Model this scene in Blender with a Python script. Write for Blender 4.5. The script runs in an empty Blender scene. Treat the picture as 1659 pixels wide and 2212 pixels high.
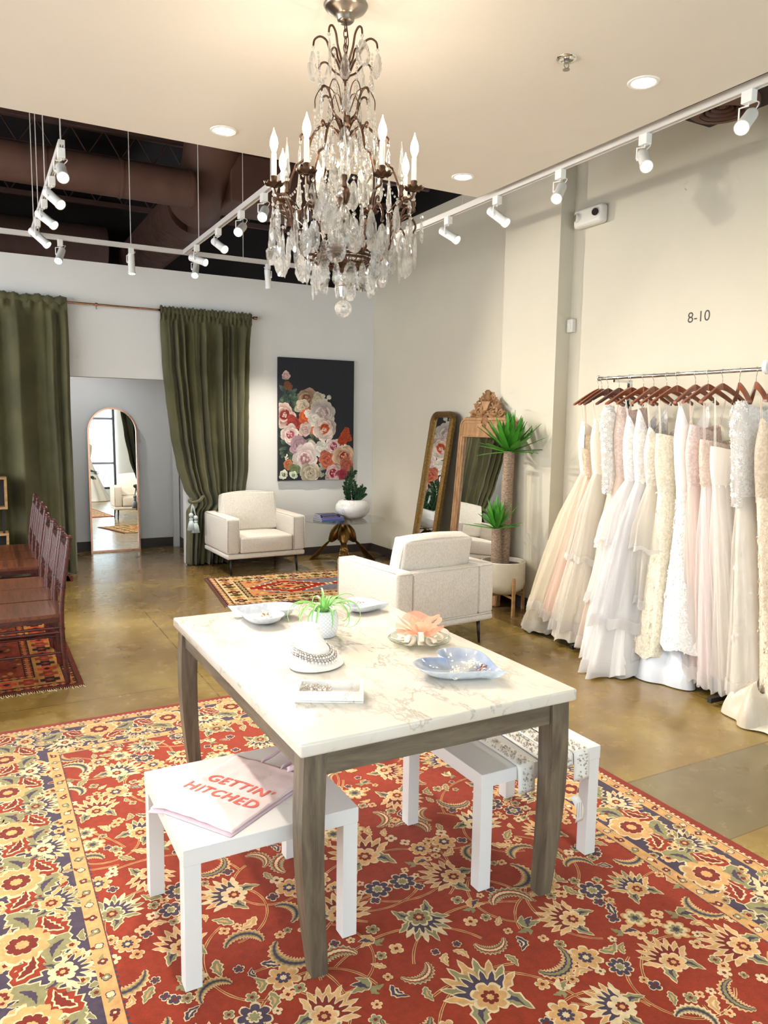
import bpy, bmesh, math, random
from math import sin, cos, pi, sqrt, radians, atan2
from mathutils import Vector, Matrix, noise
SC = bpy.context.scene
COL = SC.collection
rnd = random.Random(7)

# ------------------------------------------------------------------ camera
cam_d = bpy.data.cameras.new('camera'); cam = bpy.data.objects.new('camera', cam_d); COL.objects.link(cam)
RX = (0.87924957, -0.47611763, 0.01523775)      # image right, in world axes
RU = (0.04249973, 0.11026445, 0.99299321)       # image up
RB = (-0.47446176, -0.87244126, 0.11718485)     # backwards
cam.matrix_world = Matrix(((RX[0], RU[0], RB[0], 0), (RX[1], RU[1], RB[1], 0), (RX[2], RU[2], RB[2], 1.66), (0, 0, 0, 1)))
cam_d.sensor_fit = 'HORIZONTAL'; cam_d.sensor_width = 36; cam_d.lens = 36 * 1629.93 / 1659
cam_d.clip_start = 0.02; cam_d.clip_end = 200
SC.camera = cam

# ------------------------------------------------------------------ look and light
SC.view_settings.view_transform = 'Standard'; SC.view_settings.look = 'None'
SC.view_settings.gamma = 1; SC.view_settings.use_curve_mapping = False
SC.view_settings.exposure = 0.68
cy = SC.cycles
cy.max_bounces = 6; cy.diffuse_bounces = 3; cy.glossy_bounces = 3; cy.transmission_bounces = 4; cy.transparent_max_bounces = 10
cy.caustics_refractive = False; cy.caustics_reflective = False; cy.sample_clamp_indirect = 4.0; cy.sample_clamp_direct = 0
cy.use_denoising = True
cy.use_adaptive_sampling = True; cy.adaptive_threshold = 0.10; cy.adaptive_min_samples = 8
W = bpy.data.worlds.new('daylight'); SC.world = W; W.use_nodes = True
wn = W.node_tree.nodes; wn.clear()
wo = wn.new('ShaderNodeOutputWorld'); wb = wn.new('ShaderNodeBackground')
wb.inputs[0].default_value = (0.80, 0.90, 1.0, 1); wb.inputs[1].default_value = 3.0
W.node_tree.links.new(wb.outputs[0], wo.inputs[0])

def srgb(h):
    if isinstance(h, str):
        h = h.lstrip('#'); h = [int(h[i:i + 2], 16) / 255 for i in (0, 2, 4)]
    return tuple((c / 12.92 if c <= 0.04045 else ((c + 0.055) / 1.055) ** 2.4) for c in h) + (1.0,)

def area(name, loc, rot, sx, sy, power, color):
    d = bpy.data.lights.new(name, 'AREA'); d.shape = 'RECTANGLE'; d.size = sx; d.size_y = sy
    d.energy = power; d.color = color
    o = bpy.data.objects.new(name, d); COL.objects.link(o); o.location = loc; o.rotation_euler = rot
    return o
# daylight coming in at the shop windows behind the camera
area('window_daylight', (-0.3, -2.42, 1.75), (radians(90), 0, pi), 8.6, 2.7, 250, (0.88, 0.94, 1.0))
area('side_fill_light', (-4.9, 5.2, 2.0), (0, radians(-90), 0), 3.0, 8.0, 330, (0.95, 0.97, 1.0))  # added fill to brighten the back of the room; left wall has no window

# ------------------------------------------------------------------ materials
def new_mat(name):
    m = bpy.data.materials.new(name); m.use_nodes = True
    return m, m.node_tree, m.node_tree.nodes['Principled BSDF']
def mat(name, color, rough=0.5, metal=0.0, var=0.0, vscale=8.0, bump=0.0, bscale=40.0, spec=None, stretch=None,
        sheen=0.0, coat=0.0, c2=None, sub=0.0, detail=3.0, emis=None, estr=0.0):
    """principled material with procedural colour variation and bump"""
    m, nt, b = new_mat(name)
    N, L = nt.nodes, nt.links
    col = srgb(color) if isinstance(color, str) else tuple(color)
    b.inputs['Base Color'].default_value = col
    b.inputs['Roughness'].default_value = rough; b.inputs['Metallic'].default_value = metal
    if spec is not None: b.inputs['Specular IOR Level'].default_value = spec
    if sheen: b.inputs['Sheen Weight'].default_value = sheen
    if coat: b.inputs['Coat Weight'].default_value = coat; b.inputs['Coat Roughness'].default_value = 0.08
    tc = N.new('ShaderNodeTexCoord'); mp = N.new('ShaderNodeMapping'); L.new(tc.outputs['Object'], mp.inputs[0])
    if stretch: mp.inputs['Scale'].default_value = stretch
    if var or c2:
        n = N.new('ShaderNodeTexNoise'); n.inputs['Scale'].default_value = vscale; n.inputs['Detail'].default_value = detail
        L.new(mp.outputs[0], n.inputs['Vector'])
        r = N.new('ShaderNodeValToRGB')
        second = srgb(c2) if c2 else tuple(min(1, c * (1 - var)) for c in col[:3]) + (1,)
        r.color_ramp.elements[0].position = 0.35; r.color_ramp.elements[0].color = second
        r.color_ramp.elements[1].position = 0.65; r.color_ramp.elements[1].color = col
        L.new(n.outputs[0], r.inputs[0]); L.new(r.outputs[0], b.inputs['Base Color'])
    if bump:
        n2 = N.new('ShaderNodeTexNoise'); n2.inputs['Scale'].default_value = bscale; n2.inputs['Detail'].default_value = 4
        L.new(mp.outputs[0], n2.inputs['Vector'])
        bp = N.new('ShaderNodeBump'); bp.inputs['Strength'].default_value = bump; bp.inputs['Distance'].default_value = 0.01
        L.new(n2.outputs[0], bp.inputs['Height']); L.new(bp.outputs[0], b.inputs['Normal'])
    if emis:
        b.inputs['Emission Color'].default_value = srgb(emis) if isinstance(emis, str) else emis
        b.inputs['Emission Strength'].default_value = estr
    return m

def attr_mat(name, rough=0.95, bump=0.25, bscale=260, sheen=0.0, mottling=0.25, mscale=30, spec=0.1):
    """colour comes from the 'Col' attribute of the mesh (surface colour only), slightly mottled"""
    m, nt, b = new_mat(name); N, L = nt.nodes, nt.links
    a = N.new('ShaderNodeAttribute'); a.attribute_name = 'Col'
    tc = N.new('ShaderNodeTexCoord'); n = N.new('ShaderNodeTexNoise'); n.inputs['Scale'].default_value = mscale; n.inputs['Detail'].default_value = 4
    L.new(tc.outputs['Object'], n.inputs['Vector'])
    mr = N.new('ShaderNodeMapRange'); mr.inputs[1].default_value = 0.3; mr.inputs[2].default_value = 0.7
    mr.inputs[3].default_value = 1 - mottling; mr.inputs[4].default_value = 1.0 + mottling * 0.3
    L.new(n.outputs[0], mr.inputs[0])
    mx = N.new('ShaderNodeVectorMath'); mx.operation = 'SCALE'
    L.new(a.outputs['Color'], mx.inputs[0]); L.new(mr.outputs[0], mx.inputs['Scale'])
    L.new(mx.outputs[0], b.inputs['Base Color'])
    b.inputs['Roughness'].default_value = rough; b.inputs['Specular IOR Level'].default_value = spec
    if sheen: b.inputs['Sheen Weight'].default_value = sheen
    if bump:
        n2 = N.new('ShaderNodeTexNoise'); n2.inputs['Scale'].default_value = bscale
        L.new(tc.outputs['Object'], n2.inputs['Vector'])
        bp = N.new('ShaderNodeBump'); bp.inputs['Strength'].default_value = bump; bp.inputs['Distance'].default_value = 0.004
        L.new(n2.outputs[0], bp.inputs['Height']); L.new(bp.outputs[0], b.inputs['Normal'])
    return m

def marble(name, base, vein, scale=1.0, rough=0.12, vein2='#cdb99b', turn=0.0):
    m, nt, b = new_mat(name); N, L = nt.nodes, nt.links
    tc = N.new('ShaderNodeTexCoord'); mp = N.new('ShaderNodeMapping'); L.new(tc.outputs['Object'], mp.inputs[0])
    mp.inputs['Scale'].default_value = (scale, scale * 0.42, scale); mp.inputs['Rotation'].default_value = (0, 0, turn)
    n1 = N.new('ShaderNodeTexNoise'); n1.inputs['Scale'].default_value = 3.2; n1.inputs['Detail'].default_value = 7; n1.inputs['Roughness'].default_value = 0.62
    n1.inputs['Distortion'].default_value = 0.35
    L.new(mp.outputs[0], n1.inputs['Vector'])
    r1 = N.new('ShaderNodeValToRGB'); e = r1.color_ramp.elements
    e[0].position = 0.470; e[0].color = (0, 0, 0, 1); e[1].position = 0.500; e[1].color = (1, 1, 1, 1)
    x = e.new(0.530); x.color = (0, 0, 0, 1)
    L.new(n1.outputs[0], r1.inputs[0])
    n2 = N.new('ShaderNodeTexNoise'); n2.inputs['Scale'].default_value = 1.6; n2.inputs['Detail'].default_value = 5
    L.new(mp.outputs[0], n2.inputs['Vector'])
    r2 = N.new('ShaderNodeValToRGB'); r2.color_ramp.elements[0].position = 0.42; r2.color_ramp.elements[0].color = (0, 0, 0, 1)
    r2.color_ramp.elements[1].position = 0.75; r2.color_ramp.elements[1].color = (1, 1, 1, 1)
    L.new(n2.outputs[0], r2.inputs[0])
    mulv = N.new('ShaderNodeMath'); mulv.operation = 'MULTIPLY'; L.new(r1.outputs[0], mulv.inputs[0]); L.new(r2.outputs[0], mulv.inputs[1])
    mulk = N.new('ShaderNodeMath'); mulk.operation = 'MULTIPLY'; mulk.inputs[1].default_value = 1.0; L.new(mulv.outputs[0], mulk.inputs[0]); mulk.use_clamp = True
    mixa = N.new('ShaderNodeMix'); mixa.data_type = 'RGBA'; mixa.inputs[6].default_value = srgb(base); mixa.inputs[7].default_value = srgb(vein2)
    half = N.new('ShaderNodeMath'); half.operation = 'MULTIPLY'; half.inputs[1].default_value = 0.45; L.new(r2.outputs[0], half.inputs[0])
    L.new(half.outputs[0], mixa.inputs[0])
    mixb = N.new('ShaderNodeMix'); mixb.data_type = 'RGBA'; L.new(mulk.outputs[0], mixb.inputs[0]); L.new(mixa.outputs[2], mixb.inputs[6]); mixb.inputs[7].default_value = srgb(vein)
    L.new(mixb.outputs[2], b.inputs['Base Color']); b.inputs['Roughness'].default_value = rough
    return m

def wood(name, c1, c2, scale=(3, 3, 40), rough=0.5, coat=0.0):
    m, nt, b = new_mat(name); N, L = nt.nodes, nt.links
    tc = N.new('ShaderNodeTexCoord'); mp = N.new('ShaderNodeMapping'); L.new(tc.outputs['Object'], mp.inputs[0]); mp.inputs['Scale'].default_value = scale
    n = N.new('ShaderNodeTexNoise'); n.inputs['Scale'].default_value = 2.0; n.inputs['Detail'].default_value = 8; n.inputs['Roughness'].default_value = 0.65; n.inputs['Distortion'].default_value = 0.6
    L.new(mp.outputs[0], n.inputs['Vector'])
    r = N.new('ShaderNodeValToRGB'); r.color_ramp.elements[0].position = 0.35; r.color_ramp.elements[0].color = srgb(c1)
    r.color_ramp.elements[1].position = 0.65; r.color_ramp.elements[1].color = srgb(c2)
    L.new(n.outputs[0], r.inputs[0]); L.new(r.outputs[0], b.inputs['Base Color']); b.inputs['Roughness'].default_value = rough
    if coat: b.inputs['Coat Weight'].default_value = coat; b.inputs['Coat Roughness'].default_value = 0.15
    bp = N.new('ShaderNodeBump'); bp.inputs['Strength'].default_value = 0.15; bp.inputs['Distance'].default_value = 0.004
    L.new(n.outputs[0], bp.inputs['Height']); L.new(bp.outputs[0], b.inputs['Normal'])
    return m

def sheer(name, color, opacity=0.5, rough=0.8, nscale=0.0, sparkle=False):
    """tulle / organza: thin cloth that lets part of the light straight through"""
    m, nt, b = new_mat(name); N, L = nt.nodes, nt.links; N.remove(b)
    out = N['Material Output']
    d = N.new('ShaderNodeBsdfDiffuse'); d.inputs[0].default_value = srgb(color)
    t = N.new('ShaderNodeBsdfTranslucent'); t.inputs[0].default_value = srgb(color)
    tr = N.new('ShaderNodeBsdfTransparent')
    m1 = N.new('ShaderNodeMixShader'); m1.inputs[0].default_value = 0.4
    m2 = N.new('ShaderNodeMixShader'); m2.inputs[0].default_value = opacity
    L.new(d.outputs[0], m1.inputs[1]); L.new(t.outputs[0], m1.inputs[2])
    L.new(tr.outputs[0], m2.inputs[1]); L.new(m1.outputs[0], m2.inputs[2]); L.new(m2.outputs[0], out.inputs[0])
    return m

def glassy(name, clear=0.35, color=(1, 1, 1, 1), ior=1.5, rough=0.0, milky=0.0):
    m, nt, b = new_mat(name); N, L = nt.nodes, nt.links; N.remove(b); out = N['Material Output']
    g = N.new('ShaderNodeBsdfGlass'); g.inputs['Color'].default_value = color; g.inputs['IOR'].default_value = ior; g.inputs['Roughness'].default_value = rough
    t = N.new('ShaderNodeBsdfTransparent'); t.inputs[0].default_value = (0.96, 0.97, 0.97, 1)
    mx = N.new('ShaderNodeMixShader'); mx.inputs[0].default_value = clear
    L.new(g.outputs[0], mx.inputs[1]); L.new(t.outputs[0], mx.inputs[2])
    if milky:       # white translucent share mixed in as stand-in for crystal sparkle
        d = N.new('ShaderNodeBsdfTranslucent'); d.inputs[0].default_value = (.95, .94, .92, 1)
        my = N.new('ShaderNodeMixShader'); my.inputs[0].default_value = milky
        L.new(mx.outputs[0], my.inputs[1]); L.new(d.outputs[0], my.inputs[2]); mx = my
    L.new(mx.outputs[0], out.inputs[0])
    return m
def pane_mat(name, tint=(0.93, 0.97, 0.95, 1)):
    m, nt, b = new_mat(name); N, L = nt.nodes, nt.links; N.remove(b); out = N['Material Output']
    g = N.new('ShaderNodeBsdfGlossy'); g.inputs['Roughness'].default_value = 0.0
    t = N.new('ShaderNodeBsdfTransparent'); t.inputs[0].default_value = tint
    lw = N.new('ShaderNodeLayerWeight'); lw.inputs[0].default_value = 0.5
    pw = N.new('ShaderNodeMath'); pw.operation = 'POWER'; pw.inputs[1].default_value = 4.0; L.new(lw.outputs['Facing'], pw.inputs[0])
    f = N.new('ShaderNodeMath'); f.operation = 'MULTIPLY_ADD'; f.inputs[1].default_value = 0.8; f.inputs[2].default_value = 0.04; L.new(pw.outputs[0], f.inputs[0])
    mx = N.new('ShaderNodeMixShader'); L.new(f.outputs[0], mx.inputs[0]); L.new(t.outputs[0], mx.inputs[1]); L.new(g.outputs[0], mx.inputs[2]); L.new(mx.outputs[0], out.inputs[0])
    return m
def emit(name, color, s):
    m, nt, b = new_mat(name); b.inputs['Base Color'].default_value = srgb(color); b.inputs['Emission Color'].default_value = srgb(color); b.inputs['Emission Strength'].default_value = s
    return m

M = {}
M['wall'] = mat('wall_paint', '#e4e3e0', 0.75, var=0.02, vscale=3, bump=0.03, bscale=180)
M['wall_r'] = mat('wall_paint_cream', '#d2cbb9', 0.75, var=0.02, vscale=3, bump=0.03, bscale=180)
M['ceil'] = mat('ceiling_paint', '#e6e1d8', 0.8, var=0.02, vscale=2, bump=0.02, bscale=150)
M['deck'] = mat('dark_deck', '#2b211d', 0.9, var=0.3, vscale=2, bump=0.1, bscale=20)
M['duct'] = mat('brown_duct', '#6a4a3e', 0.75, var=0.2, vscale=4, bump=0.1, bscale=30)
M['base'] = mat('baseboard_rubber', '#3a3230', 0.5)
M['white'] = mat('white_laminate', '#e4e2e0', 0.32, var=0.02, vscale=3)
M['whitem'] = mat('white_metal', '#f0efec', 0.35)
M['track'] = mat('track_metal', '#d9d4cf', 0.4)
M['wood_t'] = wood('grey_brown_wood', '#50473b', '#7b6f5d', (14, 14, 1.6), 0.45)
M['wood_tx'] = wood('grey_brown_wood_x', '#50473b', '#7b6f5d', (1.6, 14, 14), 0.45)
M['wood_ty'] = wood('grey_brown_wood_y', '#50473b', '#7b6f5d', (14, 1.6, 14), 0.45)
M['marble'] = marble('table_marble', '#d9d2c8', '#7f796f', 2.3, 0.1, vein2='#c6b7a0', turn=0.3)
M['marble_s'] = marble('tray_marble', '#f1efeb', '#aaa6a2', 5, 0.2)
M['marble_v'] = marble('vase_marble', '#e2e1df', '#68666a', 6, 0.12, vein2='#dedcda')
M['brass'] = mat('brass', '#b98a4a', 0.3, 1.0)
M['brassold'] = mat('antique_brass', '#8c6a3a', 0.35, 1.0, var=0.5, vscale=20, bump=0.15, bscale=60)
M['bronze'] = mat('bronze', '#5f4637', 0.38, 0.9, var=0.35, vscale=30)
M['copper'] = mat('rose_gold', '#c79a80', 0.25, 1.0)
M['chrome'] = mat('chrome', '#dcdcdc', 0.08, 1.0)
M['nickel'] = mat('nickel', '#9a948c', 0.28, 1.0)
M['mirror'] = mat('mirror_glass', '#f2f4f2', 0.0, 1.0)
M['velvet'] = mat('olive_velvet', '#5a5736', 0.85, c2='#4a482c', vscale=2.2, bump=0.3, bscale=14, sheen=0.25, stretch=(1.6, 1, 1.2), detail=6)
M['linen'] = mat('oatmeal_linen', '#e0dad1', 0.9, c2='#cfc8bd', vscale=140, bump=0.3, bscale=300, stretch=(1, 1, .5))
M['black'] = mat('black_metal', '#1b1a1c', 0.4)
M['mahog'] = wood('mahogany', '#2c0c08', '#581a10', (8, 8, 30), 0.36, coat=0.08)
M['mahog_seat'] = wood('mahogany_seat', '#4c2414', '#7a4226', (3, 30, 30), 0.35, coat=0.2)
M['glass'] = pane_mat('clear_glass', (0.95, 0.985, 0.975, 1))
M['crystal'] = glassy('crystal', 0.40, milky=0.09)
M['bulb'] = emit('warm_bulb', '#ffe2b8', 7)
M['lamp'] = emit('spot_lamp_face', '#fff0d2', 6)
M['down'] = emit('downlight_face', '#fff6e8', 6)
M['candle'] = mat('candle_sleeve', '#f2ece2', 0.5)
M['soil'] = mat('soil', '#3a2a20', 0.95, bump=0.6, bscale=60)
M['leafg'] = mat('bright_leaf', '#4f9a30', 0.45, c2='#3c8424', vscale=6, stretch=(1, 1, 1))
M['leafd'] = mat('dark_leaf', '#23502f', 0.3, c2='#1a3f25', vscale=8)
M['leafa'] = mat('air_plant_leaf', '#86c860', 0.5, c2='#a6d98a', vscale=9)
M['bark'] = mat('palm_bark', '#a48f7c', 0.9, c2='#7b6350', vscale=45, bump=0.6, bscale=60, stretch=(1, 1, 3))
M['ceramic_c'] = mat('cream_ceramic', '#ddd3c0', 0.55, var=0.04, vscale=20)
M['ceramic_w'] = mat('white_plaster', '#f0eeeb', 0.55)
M['ceramic_b'] = mat('blue_grey_glaze', '#8c9dbb', 0.07, c2='#bdbdbb', vscale=9, coat=0.8)
M['ceramic_out'] = mat('pale_glaze', '#dfe2e8', 0.12, c2='#ccd2dd', vscale=50)
M['pearl'] = mat('pearl', '#f3e9e2', 0.18, coat=0.6)
M['silver'] = mat('silver_wire', '#d8d0c8', 0.18, 1.0)
M['rosewire'] = mat('rose_wire', '#b07a62', 0.3, 0.9)
M['peach'] = sheer('peach_tulle', '#f6b79c', 0.62)
M['cream_ribbon'] = mat('cream_ribbon', '#f0e6d2', 0.6)
M['pinkcloth'] = mat('pink_canvas', '#ecd6d4', 0.85, var=0.06, vscale=6, bump=0.25, bscale=14)
M['pinkedge'] = mat('pink_canvas_strap', '#e3c3cb', 0.85)
M['coral'] = mat('coral_print', '#e8695a', 0.8)
M['ink'] = mat('ink', '#2c2a28', 0.6)
M['inklight'] = mat('grey_ink', '#a9a49c', 0.6)
M['paper'] = mat('white_card', '#f4f2ee', 0.6)
M['plastic'] = mat('ivory_plastic', '#dedbd3', 0.45)
M['hang'] = wood('hanger_wood', '#6a2f16', '#8f4a26', (4, 4, 4), 0.3, coat=0.4)
M['hang_d'] = wood('hanger_wood_dark', '#431c12', '#5f2a1a', (4, 4, 4), 0.3, coat=0.4)
M['carved'] = wood('carved_oak', '#8a6442', '#b38a60', (12, 12, 4), 0.6)
M['goldframe'] = mat('old_gold_frame', '#8a6a38', 0.45, 0.75, var=0.45, vscale=60, bump=0.5, bscale=160)
M['pine'] = wood('pine', '#a07a4c', '#c9a06c', (3, 3, 12), 0.6)
M['chalk'] = mat('black_board', '#1d1c20', 0.7)
M['sky_p'] = None

# ------------------------------------------------------------------ mesh builder
class MB:
    def __init__(s): s.v = []; s.f = []; s.c = []; s.mi = []; s.cur = 0; s.col = None
    def add(s, vs, fs, col=None):
        o = len(s.v); s.v += [tuple(p) for p in vs]
        col = col or s.col or (1, 1, 1, 1)
        if isinstance(col, list): s.c += col
        else: s.c += [col] * len(vs)
        for f in fs: s.f.append(tuple(i + o for i in f)); s.mi.append(s.cur)
    def box(s, x0, x1, y0, y1, z0, z1, rz=0, piv=None):
        vs = [(x, y, z) for z in (z0, z1) for (x, y) in ((x0, y0), (x1, y0), (x1, y1), (x0, y1))]
        if rz:
            px, py = piv or ((x0 + x1) / 2, (y0 + y1) / 2); c, n = cos(rz), sin(rz)
            vs = [(px + (x - px) * c - (y - py) * n, py + (x - px) * n + (y - py) * c, z) for x, y, z in vs]
        s.add(vs, [(3, 2, 1, 0), (4, 5, 6, 7), (0, 1, 5, 4), (1, 2, 6, 5), (2, 3, 7, 6), (3, 0, 4, 7)])
    def rbox(s, x0, x1, y0, y1, z0, z1, r=0.01, seg=3, puff=0.0):
        """box with rounded edges (superellipsoid-like grid), optional puffed faces"""
        bm = bmesh.new(); bmesh.ops.create_cube(bm, size=1)
        bmesh.ops.scale(bm, vec=(x1 - x0, y1 - y0, z1 - z0), verts=bm.verts)
        if puff: bmesh.ops.subdivide_edges(bm, edges=bm.edges[:], cuts=7, use_grid_fill=True)
        if puff:
            hx, hy, hz = (x1 - x0) / 2, (y1 - y0) / 2, (z1 - z0) / 2
            for v in bm.verts:
                a, b, c = v.co.x / hx, v.co.y / hy, v.co.z / hz
                # round corners by pulling towards an ellipsoid, puff the flats
                k = (1 - a ** 4) * (1 - b ** 4) + (1 - b ** 4) * (1 - c ** 4) + (1 - a ** 4) * (1 - c ** 4)
                e = (abs(a) > .99) + (abs(b) > .99) + (abs(c) > .99)
                px = puff * (1 - b * b) * (1 - c * c) if abs(a) > .99 else 0
                py = puff * (1 - a * a) * (1 - c * c) if abs(b) > .99 else 0
                pz = puff * (1 - a * a) * (1 - b * b) if abs(c) > .99 else 0
                v.co.x += px * (1 if a > 0 else -1); v.co.y += py * (1 if b > 0 else -1); v.co.z += pz * (1 if c > 0 else -1)
            es = [e for e in bm.edges if len(e.link_faces) == 2 and e.calc_face_angle(0) > 0.6]
            bmesh.ops.bevel(bm, geom=es, offset=r, segments=seg, affect='EDGES', profile=0.5, clamp_overlap=True)
        else:
            bmesh.ops.bevel(bm, geom=bm.edges[:], offset=r, segments=seg, affect='EDGES', profile=0.5, clamp_overlap=True)
        bmesh.ops.translate(bm, vec=((x0 + x1) / 2, (y0 + y1) / 2, (z0 + z1) / 2), verts=bm.verts)
        bm.verts.index_update()
        s.add([v.co[:] for v in bm.verts], [tuple(v.index for v in f.verts) for f in bm.faces]); bm.free()
    def prism(s, pts, z0, z1, ax='z'):
        """extrude 2d polygon; ax = extrusion axis. 'z': (x,y); 'y': (x,z); 'x': (y,z)"""
        n = len(pts)
        def P(a, b, h): return (a, b, h) if ax == 'z' else ((a, h, b) if ax == 'y' else (h, a, b))
        vs = [P(a, b, z0) for a, b in pts] + [P(a, b, z1) for a, b in pts]
        s.add(vs, [tuple(range(n - 1, -1, -1)), tuple(range(n, 2 * n))] + [(i, (i + 1) % n, n + (i + 1) % n, n + i) for i in range(n)])
    def lathe(s, prof, c=(0, 0, 0), n=24, ax=None, caps=True, col=None):
        """prof: (r, z) pairs"""
        vs = []; fs = []
        for r, z in prof:
            for k in range(n):
                a = 2 * pi * k / n; vs.append((c[0] + r * cos(a), c[1] + r * sin(a), c[2] + z))
        m = len(prof)
        for i in range(m - 1):
            for k in range(n):
                k2 = (k + 1) % n; fs.append((i * n + k, i * n + k2, (i + 1) * n + k2, (i + 1) * n + k))
        if caps:
            if prof[0][0] > 1e-5: fs.append(tuple(range(n - 1, -1, -1)))
            if prof[-1][0] > 1e-5: fs.append(tuple((m - 1) * n + k for k in range(n)))
        if ax is not None:
            q = Vector((0, 0, 1)).rotation_difference(Vector(ax).normalized()); C = Vector(c)
            vs = [tuple(C + q @ (Vector(v) - C)) for v in vs]
        s.add(vs, fs, col)
    def tube(s, pts, r, n=8, r2=None, caps=True, rs=None, flat=None):
        pts = [Vector(p) for p in pts]; m = len(pts); vs = []; fs = []
        up = None
        for i, p in enumerate(pts):
            t = (pts[min(i + 1, m - 1)] - pts[max(i - 1, 0)])
            if t.length < 1e-9: t = Vector((0, 0, 1))
            t.normalize()
            if up is None:
                up = Vector((0, 0, 1)) if abs(t.z) < 0.9 else Vector((1, 0, 0))
            u = (up - t * up.dot(t))
            if u.length < 1e-4: u = t.orthogonal()
            u.normalize(); w = t.cross(u); up = u
            rr = rs[i] if rs else (r if r2 is None else r + (r2 - r) * i / (m - 1))
            fl = flat if flat else 1.0
            for k in range(n):
                a = 2 * pi * k / n; vs.append(tuple(p + u * (rr * cos(a) * fl) + w * (rr * sin(a))))
        for i in range(m - 1):
            for k in range(n):
                k2 = (k + 1) % n; fs.append((i * n + k, i * n + k2, (i + 1) * n + k2, (i + 1) * n + k))
        if caps: fs.append(tuple(range(n - 1, -1, -1))); fs.append(tuple((m - 1) * n + k for k in range(n)))
        s.add(vs, fs)
    def ball(s, c, r, n=12, m=8, sz=1.0, col=None):
        s.lathe([(max(r * sin(pi * i / m), 1e-6), -r * sz * cos(pi * i / m)) for i in range(m + 1)], c, n, caps=False, col=col)
    def grid(s, fn, nu, nv, closed=False, col=None):
        vs = [fn(u / nu, v / nv) for v in range(nv + 1) for u in range(nu if closed else nu + 1)]
        w = nu if closed else nu + 1; fs = []
        for v in range(nv):
            for u in range(nu):
                u2 = (u + 1) % w if closed else u + 1
                fs.append((v * w + u, v * w + u2, (v + 1) * w + u2, (v + 1) * w + u))
        s.add(vs, fs, col)
    def fan(s, ctr, ring, col, ccol=None):
        n = len(ring)
        s.add([ctr] + ring, [(0, i + 1, (i + 1) % n + 1) for i in range(n)], [ccol or col] + [col] * n)
    def xf(s, start, Mx):
        for i in range(start, len(s.v)): s.v[i] = tuple(Mx @ Vector(s.v[i]))
    def build(s, name, mats, parent=None, smooth=False, loc=None, rz=0, colors=False, angle=None, recalc=False, solid=0.0):
        me = bpy.data.meshes.new(name); me.from_pydata(s.v, [], s.f)
        if not isinstance(mats, (list, tuple)): mats = [mats]
        for m in mats: me.materials.append(m)
        if len(mats) > 1: me.polygons.foreach_set('material_index', s.mi)
        if smooth: me.polygons.foreach_set('use_smooth', [True] * len(me.polygons))
        if colors:
            a = me.color_attributes.new('Col', 'FLOAT_COLOR', 'POINT'); flat = [x for c in s.c for x in c]
            a.data.foreach_set('color', flat)
        if recalc:
            bm = bmesh.new(); bm.from_mesh(me); bmesh.ops.recalc_face_normals(bm, faces=bm.faces); bm.to_mesh(me); bm.free()
        me.update()
        o = bpy.data.objects.new(name, me); COL.objects.link(o)
        if parent: o.parent = parent
        if loc: o.location = loc
        if rz: o.rotation_euler = (0, 0, rz)
        if smooth and angle:
            me.set_sharp_from_angle(angle=radians(angle))
        if solid:
            md = o.modifiers.new('thick', 'SOLIDIFY'); md.thickness = solid
        return o

def tag(o, label, cat, group=None, kind=None):
    o['label'] = label; o['category'] = cat
    if group: o['group'] = group
    if kind: o['kind'] = kind
    return o
def thing(name, label, cat, loc=(0, 0, 0), rz=0, group=None):
    o = bpy.data.objects.new(name, None); COL.objects.link(o); o.location = loc; o.rotation_euler = (0, 0, rz)
    o.empty_display_size = 0.1
    return tag(o, label, cat, group)
def struct(o): o['kind'] = 'structure'; return o
def copy_tree(o, parent=None):
    c = o.copy(); COL.objects.link(c)
    if parent: c.parent = parent
    for ch in list(o.children): copy_tree(ch, c)
    return c
def bez(p0, p1, p2, p3, n=12):
    out = []
    for i in range(n + 1):
        t = i / n; a = (1 - t) ** 3; b = 3 * t * (1 - t) ** 2; c = 3 * t * t * (1 - t); d = t ** 3
        out.append(tuple(a * p0[k] + b * p1[k] + c * p2[k] + d * p3[k] for k in range(len(p0))))
    return out
def spline(pts, n=6):
    """catmull-rom through points"""
    P = [Vector(p) for p in pts]; P = [P[0] * 2 - P[1]] + P + [P[-1] * 2 - P[-2]]; out = []
    for i in range(1, len(P) - 2):
        for k in range(n):
            t = k / n; a, b, c, d = P[i - 1], P[i], P[i + 1], P[i + 2]
            out.append(0.5 * ((2 * b) + (c - a) * t + (2 * a - 5 * b + 4 * c - d) * t * t + (3 * b - a - 3 * c + d) * t ** 3))
    out.append(P[-2]); return [tuple(p) for p in out]
def interp(tab, x):
    if x <= tab[0][0]: return tab[0][1]
    for (a, va), (b, vb) in zip(tab, tab[1:]):
        if x <= b:
            t = (x - a) / (b - a); t = t * t * (3 - 2 * t) * 0.5 + t * 0.5
            return va + (vb - va) * t
    return tab[-1][1]
def text_mesh(txt, size, name, m, parent, Mx, extrude=0.0004, bold=0.0, shear=0.0, spacing=1.0):
    cu = bpy.data.curves.new(name, 'FONT'); cu.body = txt; cu.size = size; cu.extrude = extrude; cu.offset = bold; cu.shear = shear
    cu.space_character = spacing; cu.align_x = 'CENTER'; cu.align_y = 'CENTER'
    o = bpy.data.objects.new(name, cu); COL.objects.link(o)
    me = bpy.data.meshes.new_from_object(o); bpy.data.objects.remove(o); bpy.data.curves.remove(cu)
    me.materials.clear(); me.materials.append(m); me.transform(Mx); me.name = name
    o = bpy.data.objects.new(name, me); COL.objects.link(o)
    if parent: o.parent = parent
    return o
# ================================================================== the room
XL, XR, YF, YB, ZD = -5.0, 4.514, -2.5, 8.646, 5.5
ZC = 3.30
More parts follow.
